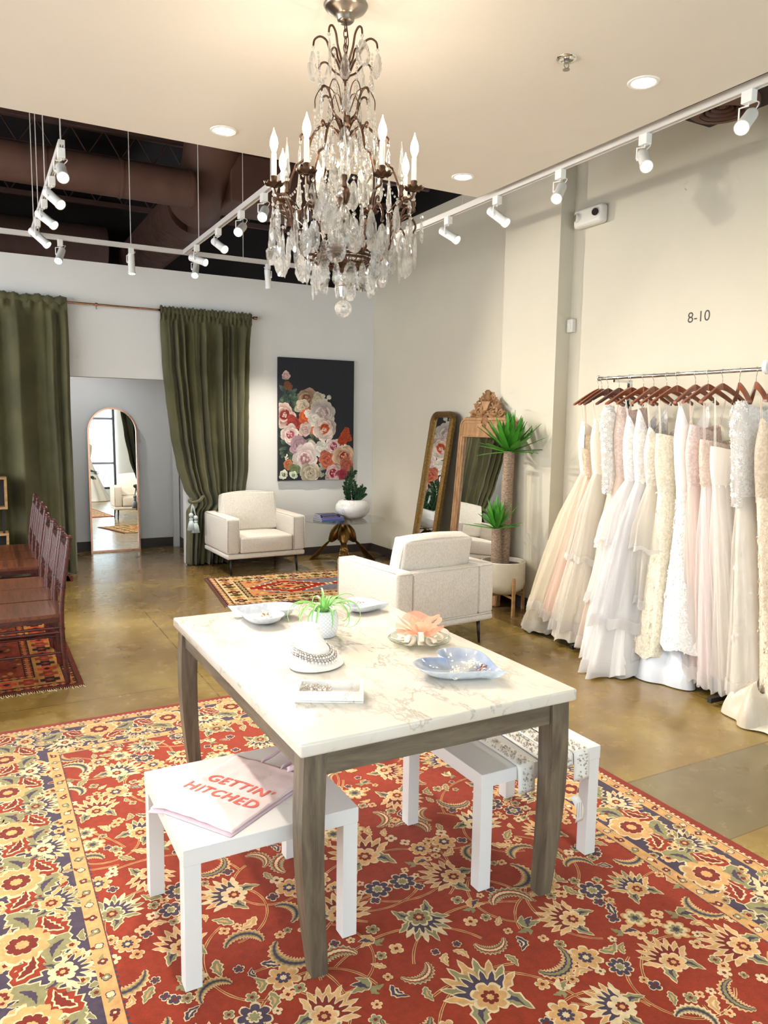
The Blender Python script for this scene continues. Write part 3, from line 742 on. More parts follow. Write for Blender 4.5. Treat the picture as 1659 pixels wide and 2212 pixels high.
b.prism([(-.06, zt + .125), (-.07, zt + .145), (.07, zt + .145), (.06, zt + .125), (.025, zt + .06), (-.025, zt + .06)], -.045, -.01, 'x')
for i in range(7):
    a = radians(30 + 20 * i); leaf3(0, zt + .15, a, .075, .016, -.03)
for i in range(5): leaf3(0, zt + .20, radians(50 + 20 * i), .055, .014, -.03)
leaf3(0, zt + .02, radians(-100), .12, .022, -.035); leaf3(0, zt + .02, radians(-80), .12, .022, -.035); leaf3(0, zt + .02, radians(-60), .08, .018, -.035); leaf3(0, zt + .02, radians(-120), .08, .018, -.035)
b.build('crest', M['carved'], t, smooth=True, angle=45)

# ================================================================== floral canvas
def painting():
    b = MB(); Yp = YB - .045
    X0, X1, Z0, Z1 = 3.222, 4.222, .945, 2.42
    wd, ht = X1 - X0, Z1 - Z0
    dark = srgb('#34353a')
    b.col = dark; b.box(X0, X1, Yp, YB - .002, Z0, Z1)
    lay = [0]; r = random.Random(5)
    def petal(cx, cz, a, L_, w_, ca, cb, mul=1.0):
        """one brushed petal: fan with darker root and pale lip"""
        lay[0] += 1; y = Yp - .0004 - lay[0] * .0000035
        n = 13; ring = []; cols = []
        A, B_ = srgb(ca), srgb(cb)
        for i in range(n):
            th = 2 * pi * i / n; x = L_ * (.5 + .5 * cos(th)); z = w_ * sin(th) * (1 - .25 * cos(th)) * (1 + .12 * r.uniform(-1, 1)); f = x / L_
            x += L_ * .05 * r.uniform(-1, 1)
            X = cx + x * cos(a) - z * sin(a); Z = cz + x * sin(a) + z * cos(a)
            X = min(max(X, 0.001), wd - .001); Z = min(max(Z, .001), ht - .001)
            ring.append((X0 + X, y, Z0 + Z)); k = r.uniform(.88, 1.08) * mul
            cols.append(tuple(min(1, (A[j] * (1 - f) + B_[j] * f) * k) for j in range(3)) + (1,))
        mx_, mz_ = cx + .45 * L_ * cos(a), cz + .45 * L_ * sin(a)
        mx_ = min(max(mx_, 0.001), wd - .001); mz_ = min(max(mz_, .001), ht - .001)
        cm = tuple(min(1, (A[j] * .55 + B_[j] * .45) * .82 * mul) for j in range(3)) + (1,)
        b.add([(X0 + mx_, y - .000002, Z0 + mz_)] + ring, [(0, (i + 1) % n + 1, i + 1) for i in range(n)], [cm] + cols)
    def bloom(u, v, R, ca, cb, core=None, rings=5, cup=False):
        cx, cz = u * wd, v * ht; tilt = r.uniform(0, 3.1); sq = r.uniform(.72, .95)
        for q in range(rings):
            f = 1 - q / rings; n = max(4, int(4 + 4 * f)); off = r.uniform(0, 6)
            for i in range(n):
                a = off + 2 * pi * i / n + r.uniform(-.15, .15)
                sz = r.uniform(.78, 1.18); d = R * f * r.uniform(.22, .42) * (sq + (1 - sq) * abs(cos(a - tilt)))
                ca2 = ca if not core or q < rings * .45 else core
                petal(cx + d * cos(a), cz + d * sin(a), a + r.uniform(-.3, .3), R * f * .68 * sz, R * (.22 + .2 * f) * sz, ca2 if q else ca, cb if not core or q < rings * .6 else core, mul=r.uniform(.62, 1.08))
        for i in range(int(8)):
            a = r.uniform(0, 6.3); d = R * r.uniform(0, .22); petal(cx + d * cos(a), cz + d * sin(a), r.uniform(0, 6.3), R * .22, R * .08, core or ca, cb)
    def leafs(u, v, R, n, c1='#2f4038', c2='#667a62'):
        for i in range(n):
            a = r.uniform(0, 6.3); d = R * r.uniform(0, .6); petal(u * wd + d * cos(a), v * ht + d * sin(a), a + r.uniform(-.5, .5), R * r.uniform(.4, .8), R * .16, c1, c2)
    def stem(u0, v0, u1, v1, w_, c): 
        n = 10
        for i in range(n): petal((u0 + (u1 - u0) * i / n) * wd, (v0 + (v1 - v0) * i / n) * ht, atan2((v1 - v0) * ht, (u1 - u0) * wd), .09 * ht, w_, c, c)
    leafs(.13, .70, .14, 22, '#2c3a38', '#5f7266'); leafs(.15, .62, .13, 16); leafs(.08, .40, .13, 14, '#23302e', '#4f6a5c'); leafs(.12, .27, .13, 14)
    leafs(.93, .10, .12, 10, '#22332c', '#3c5a48'); leafs(.5, .30, .16, 16, '#3a3a34', '#8b8a72'); leafs(.62, .08, .13, 12, '#7f8a78', '#a9b09c'); leafs(.75, .22, .16, 10, '#5a5a48', '#9c9a80')
    stem(.07, .62, .09, .80, .012, '#3c4a40'); bloom(.12, .77, .06, '#6e4a3c', '#8a5a44', rings=3); bloom(.09, .855, .055, '#c99a9c', '#e9cdc8', rings=3)
    bloom(.36, .67, .15, '#7a5446', '#b59c84', '#8a5a4a', 5); bloom(.30, .61, .10, '#a89078', '#d8cdb4', rings=4)
    bloom(.50, .68, .08, '#b8a488', '#e4dcc4', rings=4)
    for du, dv in ((.58, .70), (.61, .66), (.56, .65), (.66, .69), (.65, .63), (.48, .60), (.45, .57)): bloom(du, dv, .032, '#cfc4ac', '#f0ead8', rings=3)
    bloom(.07, .54, .155, '#9a3f3a', '#e6d2c6', '#8a3a34', 5); bloom(.19, .47, .10, '#8a3634', '#a84a42', rings=4)
    bloom(.36, .53, .11, '#c24a2c', '#e0764c', '#d05a30', 4); bloom(.38, .555, .055, '#d9d2c4', '#f4efe4', rings=3); bloom(.42, .43, .07, '#c8502e', '#e08a60', rings=3)
    bloom(.58, .555, .17, '#b7a8a4', '#ddd2c8', '#b8a09c', 5); bloom(.47, .50, .09, '#d6ccc0', '#efe8dc', rings=4)
    bloom(.60, .43, .165, '#8c3a38', '#ecdfd2', '#b8502c', 6)
    bloom(.34, .42, .10, '#a87c74', '#d8c6ba', rings=4)
    bloom(.15, .38, .125, '#c08a90', '#ece0d6', '#b04e62', 5)
    bloom(.26, .29, .13, '#8a6676', '#bda0a8', rings=4)
    bloom(.42, .25, .11, '#d2c2b8', '#efe6da', rings=4); bloom(.56, .26, .105, '#cfc8bc', '#f2ede4', rings=4)
    bloom(.72, .28, .115, '#c08890', '#eedfd6', '#a84a5e', 5)
    bloom(.34, .18, .185, '#c09a9c', '#f0e4de', '#b8848a', 6)
    for u, v in ((.86, .38), (.93, .35), (.90, .41)): bloom(u, v, .05, '#9a3a26', '#c85c3c', rings=3)
    bloom(.84, .33, .07, '#a03c26', '#c85a3a', rings=3); bloom(.84, .27, .035, '#dcd2b4', '#f0ead4', rings=3); bloom(.89, .275, .035, '#e4dcc0', '#f4efdc', rings=3)
    bloom(.64, .17, .12, '#a83e30', '#d88468', rings=4); bloom(.88, .19, .16, '#b04a3c', '#e0c8a8', '#a84438', 5); bloom(.90, .12, .11, '#8e2f2e', '#c47a60', rings=4)
    bloom(.72, .055, .13, '#8e2436', '#e8cfc8', '#a03048', 5); bloom(.86, .04, .09, '#7a1e30', '#b04a58', rings=4)
    bloom(.13, .13, .07, '#a4563c', '#c98a62', rings=4); bloom(.20, .09, .08, '#5a6a4a', '#8f9a70', rings=3)
    bloom(.06, .05, .06, '#d8d8c0', '#f0efe0', '#53663a', 3); bloom(.19, .045, .055, '#cfdcb8', '#ecf2dc', '#4c6a3e', 3)
    bloom(.42, .06, .14, '#9c8e7a', '#d8ccb6', rings=5)
    for i in range(6): petal(.1 * wd, (.17 + .01 * i) * ht, r.uniform(0, 6), .03, .008, '#e8e0d0', '#f4f0e4')
    o = b.build('floral_canvas', attr_mat('painted_canvas', .7, .15, 500, mottling=.12, mscale=60), colors=True)
    tag(o, 'tall dark canvas painted with peonies hanging beside the corner', 'painting')
painting()

# ================================================================== armchairs
def armchair(label, loc, rz):
    t = thing('armchair', label, 'armchair', loc, rz, 'oatmeal linen armchairs')
    hw, hd = .45, .405; aw = .145
    b = MB(); b.rbox(-hw, hw, -hd, hd, .19, .245, .02, 3); b.build('base', M['linen'], t, smooth=True, angle=40)
    for s in (-1, 1):
        b = MB(); x0, x1 = (s * hw, s * (hw - aw)) if s < 0 else (hw - aw, hw)
        st = len(b.v); b.rbox(x0, x1, -hd + .005, hd, .245, .63, .028, 4)
        a = b.build('arm', M['linen'], t, smooth=True, angle=45)
        b = MB()
        for xx in (x0 + .008, x1 - .008): b.tube([(xx, -hd + .004, .27), (xx, -hd + .004, .605), (xx, -hd + .02, .624), (xx, hd - .03, .624)], .0042, 6)
        b.build('piping', M['linen'], a, smooth=True)
    b = MB(); b.rbox(-hw + aw, hw - aw, hd - .13, hd - .002, .245, .615, .02, 3); b.build('back_frame', M['linen'], t, smooth=True, angle=45)
    b = MB(); b.tube([(-hw + .02, hd + .001, .618), (hw - .02, hd + .001, .618)], .0042, 6); b.tube([(-hw + .02, hd + .001, .25), (hw - .02, hd + .001, .25)], .0042, 6); b.build('seam', M['linen'], t)
    b = MB(); b.rbox(-hw + aw + .004, hw - aw - .004, -hd - .005, hd - .26, .25, .425, .035, 4, puff=.014); b.build('seat_cushion', M['linen'], t, smooth=True, angle=60)
    b = MB(); b.rbox(-hw + aw - .008, hw - aw + .008, -.075, .075, -.22, .20, .06, 6, puff=.03)
    q = b.build('back_cushion', M['linen'], t, smooth=True, angle=60); q.location = (0, hd - .215, .64); q.rotation_euler = (radians(-13), 0, 0)
    for sx, sy in ((-1, -1), (1, -1), (-1, 1), (1, 1)):
        b = MB(); b.tube([(sx * (hw - .075), sy * (hd - .09), .195), (sx * (hw - .065), sy * (hd - .08), 0)], .016, 12, .009); b.build('leg', M['black'], t, smooth=True)
    return t
armchair('oatmeal linen armchair facing the viewer in front of the green curtain', (2.745, 8.12, 0), radians(1.8))
armchair('oatmeal linen armchair seen from behind, beyond the marble table', (2.93, 4.88, 0), radians(185.8))

# ================================================================== bird table with glass top, vase, books
t = thing('glass_side_table', 'round glass table on three brass peacock legs in the corner', 'table', (3.84, 8.08, 0))
b = MB(); b.lathe([(.001, .512), (.50, .512), (.505, .516), (.505, .520), (.50, .524), (.001, .524)], n=64, caps=False); b.build('glass_top', M['glass'], t, smooth=True, angle=30)
for k, a in enumerate((radians(-112), radians(8), radians(128))):
    ca, sa = cos(a), sin(a)
    def P(r, z, o=0): return (r * ca - o * sa, r * sa + o * ca, z)
    b = MB()
    body = [(P(.02, .50), .016), (P(.035, .475), .022), (P(.05, .44), .03), (P(.07, .40), .052), (P(.09, .355), .066), (P(.115, .31), .064), (P(.145, .27), .048), (P(.17, .24), .03)]
    sp = spline([p for p, _ in body], 3); rs = [interp([(i, r_) for i, (_, r_) in enumerate(body)], j / 3) for j in range(len(sp))]
    b.tube(sp, 0, 14, rs=rs)
    bird = b.build('bird_body', M['brassold'], t, smooth=True)
    b = MB()
    nk = spline([P(.03, .47), P(.0, .495), P(.04, .508), P(.09, .50), P(.12, .475)], 4); b.tube(nk, .014, 8, .008); b.ball(P(.12, .475), .016, 10, 6); b.tube([P(.125, .475), P(.15, .455)], .007, 6, .001)
    b.build('head', M['brassold'], bird, smooth=True)
    b = MB()      # wing
    for s in (-1, 1):
        for q in range(4): b.tube([P(.075 + .01 * q, .39 - .03 * q, s * .05), P(.10 + .01 * q, .34 - .02 * q, s * .068), P(.14, .28, s * .045)], .007, 6, .003)
    b.build('wing', M['brassold'], bird, smooth=True)
    # tail: pierced openwork fan down to the floor
    b = MB(); z0, z1, r0, r1 = .25, 0.006, .165, .40
    def T(u, v):
        w_ = .028 + .075 * v ** 1.3; r_ = r0 + (r1 - r0) * (v ** .9); return P(r_, z0 + (z1 - z0) * v, (u - .5) * 2 * w_)
    for u in (0, 1 / 7, 2 / 7, 3 / 7, 4 / 7, 5 / 7, 6 / 7, 1): b.tube([T(u, v / 10) for v in range(11)], .0055, 5)
    for v in range(13): b.tube([T(u / 8, v / 12) for u in range(9)], .0045 if v % 2 else .007, 5)
    for q in range(5): b.ball(T(.1 + .2 * q, 1.0), .014, 8, 6, .5)
    b.build('tail', M['brassold'], t, smooth=True)
t = thing('marble_planter', 'round white marbled planter holding a dark green plant on the glass table', 'plant pot', (3.955, 8.06, .5245))
b = MB(); b.lathe([(.001, 0), (.11, .0), (.15, .02), (.195, .07), (.208, .115), (.198, .165), (.165, .205), (.125, .222), (.112, .222), (.112, .21), (.13, .19)], n=48, caps=False); b.build('bowl', M['marble_v'], t, smooth=True)
b = MB(); b.lathe([(.001, .192), (.135, .188)], n=32, caps=False); b.build('soil', M['soil'], t)
def zz_stem(b, base, tip, bend, n, L_, seed):
    r = random.Random(seed); P0, P3 = Vector(base), Vector(tip); mid = (P0 + P3) / 2 + Vector(bend)
    pts = bez(tuple(P0), tuple(P0 * .6 + mid * .4), tuple(mid), tuple(P3), 14); b.tube(pts, .007, 6, .003)
    for i in range(2, 15):
        p = Vector(pts[i]); d = (Vector(pts[i]) - Vector(pts[i - 1])).normalized()
        for s in (-1, 1):
            sd = d.cross(Vector((.4, -1, .2))).normalized() * s
            dirv = (sd * .8 + d * .55 + Vector((0, -.25 * (i % 2), 0))).normalized(); nn = dirv.cross(d).normalized(); wv = dirv.cross(nn)
            l = L_ * (.75 + .35 * sin(pi * i / 15)); w_ = l * .26
            q = [p, p + dirv * l * .35 + wv * w_ + nn * .004, p + dirv * l * .75 + wv * w_ * .7, p + dirv * l, p + dirv * l * .75 - wv * w_ * .7, p + dirv * l * .35 - wv * w_ + nn * .004, p + dirv * l * .5 - nn * .008]
            b.add([tuple(x) for x in q], [(0, 6, 1), (1, 6, 2), (2, 6, 3), (3, 6, 4), (4, 6, 5), (5, 6, 0)])
    return pts
for base, tip, bend, n, L_, sd in (((-.05, -.02, .19), (-.01, -.02, .56), (-.09, 0, .05), 8, .085, 1), ((.03, -.02, .19), (.12, -.03, .36), (.0, 0, .03), 7, .07, 2),
                                    ((-.02, .02, .19), (-.11, .0, .38), (.0, 0, .0), 7, .06, 3), ((.03, .03, .19), (.03, .06, .42), (.03, 0, .0), 7, .07, 4), ((.0, -.05, .19), (.10, -.10, .30), (.0, 0, .02), 7, .06, 5)):
    b = MB(); zz_stem(b, base, tip, bend, n, L_, sd); b.build('stem', M['leafd'], t, smooth=False)
for i, (x, y, rz, w_, d_, z, hgt, c, lab, wr) in enumerate((
        (3.60, 7.97, .10, .30, .22, .5245, .022, '#4f6fa8', 'blue book at the bottom of the stack on the glass table', None),
        (3.60, 7.975, .06, .29, .21, .5467, .020, '#8a78b8', 'lavender book second from the bottom of the stack', None),
        (3.585, 7.965, .02, .25, .17, .5669, .018, '#1e2350', 'navy book under the topmost one on the glass table', 1),
        (3.58, 7.965, -.02, .24, .16, .5851, .016, '#232858', 'topmost navy book of the stack on the glass table', 1))):
    t = thing('book', lab, 'book', (x, y, z), rz, 'books stacked on the glass table')
    b = MB(); b.rbox(-w_ / 2, w_ / 2, -d_ / 2, d_ / 2, 0, .002, .0008, 1); b.rbox(-w_ / 2, w_ / 2, -d_ / 2, d_ / 2, hgt - .002, hgt, .0008, 1); b.box(-w_ / 2, w_ / 2, -d_ / 2, -d_ / 2 + .002, .001, hgt - .001)
    b.build('cover', mat('cover_' + c[1:], c, .4), t)
    b = MB(); b.box(-w_ / 2 + .004, w_ / 2 - .004, -d_ / 2 + .002, d_ / 2 - .004, .002, hgt - .002); b.build('pages', M['paper'], t)
    if wr:
        Mx = Matrix(((1, 0, 0, 0), (0, 0, -1, -d_ / 2 - .0003), (0, 1, 0, hgt / 2), (0, 0, 0, 1)))
        b = MB(); r = random.Random(i)
        x0 = -w_ * .4
        while x0 < w_ * .35:
            l = r.uniform(.006, .018); b.box(x0, x0 + l, -d_ / 2 - .0006, -d_ / 2 - .0001, hgt * .4, hgt * .6); x0 += l + .004
        b.build('spine_print', M['paper'], t)

# ================================================================== palm in a cream pot
t = thing('potted_palm', 'tall two-stemmed palm in a cream pot on wooden legs beside the gowns', 'plant', (4.12, 5.33, 0))
b = MB(); b.lathe([(.001, .165), (.10, .165), (.15, .185), (.185, .22), (.198, .27), (.198, .455), (.192, .46), (.183, .455), (.183, .42)], n=48, caps=False); b.build('pot', M['ceramic_c'], t, smooth=True, angle=40)
b = MB(); b.lathe([(.001, .425), (.184, .42)], n=32, caps=False); b.build('soil', M['soil'], t)
st = None
for k in range(4):
    a = radians(-100 + 90 * k)
    b = MB(); x, y = .212 * cos(a), .212 * sin(a); b.box(x - .012, x + .012, y - .012, y + .012, 0, .33, rz=a, piv=(x, y)); b.build('leg', M['pine'], t)
b = MB()
for k in range(2):
    a = radians(-100 + 90 * k); b.tube([(.212 * cos(a), .212 * sin(a), .15), (-.212 * cos(a), -.212 * sin(a), .15)], .012, 4)
b.build('cross_bar', M['pine'], t)
def trunk(x, y, z0, z1, r, lean_=(0, 0)):
    b = MB(); n = int((z1 - z0) / .012)
    def fn(u, v):
        z = z0 + (z1 - z0) * v; a = u * 2 * pi
        rr = r * (1 + .05 * sin(v * n * 1.0 * pi + 3 * sin(a * 3 + v * 9)) + .06 * noise.noise((cos(a) * 3, sin(a) * 3, z * 30))) * (1.08 - .12 * v)
        return (x + lean_[0] * v + rr * cos(a), y + lean_[1] * v + rr * sin(a), z)
    b.grid(fn, 24, n, closed=True)
    return b.build('trunk', M['bark'], t, smooth=True)
trunk(-.02, -.02, .42, 1.43, .05, (.03, 0)); trunk(-.115, -.05, .42, .76, .044, (-.01, 0))
def crown(cx, cy_, cz, n, L_, seed, up=.35):
    r = random.Random(seed)
    for i in range(n):
        f = i / n; a = i * 2.39996 + r.uniform(-.2, .2); el = radians(2 + 84 * f ** .75 + r.uniform(-8, 8)); l = L_ * r.uniform(.8, 1.1) * (1 - .12 * f)
        w_ = .026 * L_ / .33
        d = Vector((cos(a) * cos(el), sin(a) * cos(el), sin(el))); sidev = Vector((-sin(a), cos(a), 0)); upv = d.cross(sidev) * -1
        b = MB(); vs = []; m = 8; droop = r.uniform(.0, .16) * l * cos(el)
        for j in range(m + 1):
            q = j / m; ww = w_ * (sin(pi * (q * .88 + .12)) ** .8) if j < m else 0.0005
            p = Vector((cx, cy_, cz)) + d * (l * q + .02) + Vector((0, 0, -droop * q * q)) + Vector((0, 0, (.03 * f) * q))
            vs += [(min(k_[0], .236), k_[1], k_[2]) for k_ in (tuple(p - sidev * ww + upv * .006 * (1 - q)), tuple(p - upv * .004), tuple(p + sidev * ww + upv * .006 * (1 - q)))]
        fs = []
        for j in range(m):
            for k in range(2): s0 = j * 3 + k; fs.append((s0, s0 + 1, s0 + 4, s0 + 3))
        b.add(vs, fs); b.build('leaf', M['leafg'], t, smooth=True)
crown(.01, -.02, 1.42, 56, .34, 3); crown(-.125, -.05, .755, 26, .26, 8)

# ================================================================== wooden cubes at far left
for z0, z1, lab in ((.76, 1.075, 'wooden framed dark box at the left edge above the other one'), (.335, .52, 'lower wooden framed dark box at the left edge behind the chairs')):
    t = thing('display_box', lab, 'display box', (-.03, 8.25, 0))
    b = MB(); x0, x1 = -.3, .30
    for q in ((x0, x1, z0, z0 + .022), (x0, x1, z1 - .022, z1), (x0, x0 + .022, z0 + .022, z1 - .022), (x1 - .022, x1, z0 + .022, z1 - .022)): b.box(q[0], q[1], 0, .2, q[2], q[3])
    b.build('frame', M['pine'], t); b = MB(); b.box(x0 + .022, x1 - .022, .15, .16, z0 + .022, z1 - .022); b.build('back_panel', M['chalk'], t)
t = thing('display_stand', 'dark stand carrying the wooden boxes at the left edge', 'stand', (-.03, 8.25, 0))
b = MB()
for x in (-.27, .25):
    for y in (.01, .17): b.box(x, x + .02, y, y + .02, 0, .335); b.box(x, x + .02, y, y + .02, .52, .76)
b.box(-.3, .3, 0, .2, .3, .334) ; b.build('frame', M['chalk'], t)
# ================================================================== rugs (pattern knotted into the mesh: flat coloured shapes)
RED, REDD, GOLD, CREAM, SAGE, NAVY, PEACHC, DKRED = [srgb(c) for c in ('#962f0e', '#7a220e', '#d6a468', '#e4cba0', '#918a60', '#4a3c4e', '#e3b27a', '#6e1d12')]
class Rug:
    def up(s):
        V = s.b.v
        for i, f in enumerate(s.b.f):
            if i < 6: continue
            a = sum(V[f[k]][0] * V[f[(k + 1) % len(f)]][1] - V[f[(k + 1) % len(f)]][0] * V[f[k]][1] for k in range(len(f)))
            if a < 0: s.b.f[i] = tuple(reversed(f))
    def __init__(s, r): s.b = MB(); s.r = r; s.clip = None; s.k = 0
    def shape(s, cx, cy_, pts, col, lay):
        """star-shaped polygon round the centre"""
        s.k += 1; z = s.z0 + lay * .00012 + (s.k % 53) * .000002
        P = [(cx + x, cy_ + y) for x, y in pts]
        if s.clip:
            x0, x1, y0, y1 = s.clip; P = [(min(max(x, x0), x1), min(max(y, y0), y1)) for x, y in P]
            cx, cy_ = min(max(cx, x0), x1), min(max(cy_, y0), y1)
        s.b.fan((cx, cy_, z), [(x, y, z) for x, y in P], col)
    def tr(s, pts, a, k=1.0, mir=1):
        c, n = cos(a), sin(a); return [((x * c * k - y * n * k) * mir, x * n * k + y * c * k) for x, y in pts]
    def rosette(s, x, y, R, n, cols, lay, a=0.0, mir=1, depth=.28, sq=1.0):
        m = n * 6
        for i, (col, k) in enumerate(cols):
            pts = []
            for j in range(m):
                th = 2 * pi * j / m; rr = R * k * (1 - depth + depth * abs(cos(n * th / 2)) ** .6) * (1 + .04 * s.r.uniform(-1, 1)); pts.append((rr * cos(th), rr * sin(th) * sq))
            s.shape(x, y, s.tr(pts, a, 1, mir), col, lay + i)
    def leaf(s, x, y, L_, w_, a, cols, lay, mir=1, teeth=5, bend=.15):
        """serrated leaf starting at x,y"""
        for i, (col, k) in enumerate(cols):
            up = []; dn = []; n = teeth * 2
            for j in range(n + 1):
                f = j / n; ww = w_ * sin(pi * f ** .8) * (1 if j % 2 else .66) * k; xx = L_ * (.5 + (f - .5) * (k ** .4)); yb = bend * L_ * sin(pi * f)
                up.append((xx, yb + ww)); dn.append((xx, yb - ww))
            # triangulate as strip
            P = s.tr(up, a, 1, mir); Q = s.tr(dn, a, 1, mir); s.k += 1; z = s.z0 + (lay + i) * .00012 + (s.k % 53) * .000002
            def cl(p):
                px, py = x + p[0], y + p[1]
                if s.clip: x0, x1, y0, y1 = s.clip; px, py = min(max(px, x0), x1), min(max(py, y0), y1)
                return (px, py, z)
            vs = [cl(p) for p in P] + [cl(p) for p in Q]; m = len(P)
            s.b.add(vs, [(j, m + j, m + j + 1, j + 1) for j in range(m - 1)], col)
    def palmette(s, x, y, R, a, lay, mir=1, kind=0):
        o1, o2, o3 = ((GOLD, CREAM, NAVY), (SAGE, GOLD, NAVY), (CREAM, SAGE, NAVY), (GOLD, PEACHC, REDD))[kind % 4]
        rim = [(CREAM, 1.0), (o1, .82)]
        c, n_ = cos(a), sin(a)
        for j in range(-4, 5):
            s.leaf(x, y, R * (1.0 - .05 * abs(j)), R * .17, a + j * .30, [(CREAM, 1.15), (o1 if j % 2 else o2, .85)], lay, mir, 4, 0)
        for j in range(-3, 4): s.leaf(x, y, R * .66, R * .13, a + j * .34, [(CREAM, 1.15), (o3, .8)], lay + 2, mir, 3, 0)
        s.rosette(x, y, R * .36, 7, [(CREAM, 1), (o2, .84), (REDD, .45), (GOLD, .2)], lay + 4, a, mir)
        for j in (-1, 1):
            s.leaf(x, y, R * .75, R * .2, a + pi + j * .75, [(CREAM, 1.12), (SAGE, .86), (NAVY, .3)], lay, mir, 4, .15 * j)
    def strip(s, pts, w_, col, lay, w2=None):
        s.k += 1; z = s.z0 + lay * .00012 + (s.k % 53) * .000002; n = len(pts); vs = []
        for i in range(n):
            dx = pts[min(i + 1, n - 1)][0] - pts[max(0, i - 1)][0]; dy = pts[min(i + 1, n - 1)][1] - pts[max(0, i - 1)][1]; l = sqrt(dx * dx + dy * dy) or 1
            ww = (w_ + ((w2 if w2 is not None else w_) - w_) * i / max(1, n - 1)) * (1 + .25 * s.r.uniform(-1, 1)) / 2
            for k in (-1, 1):
                px, py = pts[i][0] - k * dy / l * ww, pts[i][1] + k * dx / l * ww
                if s.clip: x0, x1, y0, y1 = s.clip; px, py = min(max(px, x0), x1), min(max(py, y0), y1)
                vs.append((px, py, z))
        s.b.add(vs, [(2 * i, 2 * i + 1, 2 * i + 3, 2 * i + 2) for i in range(n - 1)], col)
    def saz(s, x, y, R, a, lay, mir=1, c1=GOLD, c2=SAGE, c3=NAVY, s_=1):
        """big curved feathered leaf"""
        for col, w_, k in ((CREAM, 1.18, 0), (c1, 1.0, 1), (c2, .6, 2), (c3, .28, 3)):
            vs = []; n = 26; s.k += 1; z = s.z0 + (lay + k) * .00012 + (s.k % 53) * .000002
            for i in range(n + 1):
                f = i / n; th = -0.2 + 3.0 * f; rr = R * (1 - .35 * f); px, py = rr * sin(th) * .95, s_ * (R - rr * cos(th) - R) 
                wv = R * .62 * sin(pi * min(1, f * .92 + .04)) ** .7 * w_ * (1 if i % 2 else .62)
                nx, ny = sin(th), -cos(th) * s_
                o_ = .9 if k < 1 else 1
                for q in (-1, 1): vs.append((px + nx * wv * q * .5, py + ny * wv * q * .5))
            P = s.tr(vs, a, 1, mir); V = []
            for p in P:
                px, py = x + p[0], y + p[1]
                if s.clip: x0, x1, y0, y1 = s.clip; px, py = min(max(px, x0), x1), min(max(py, y0), y1)
                V.append((px, py, z))
            s.b.add(V, [(2 * i, 2 * i + 1, 2 * i + 3, 2 * i + 2) for i in range(n)], col)

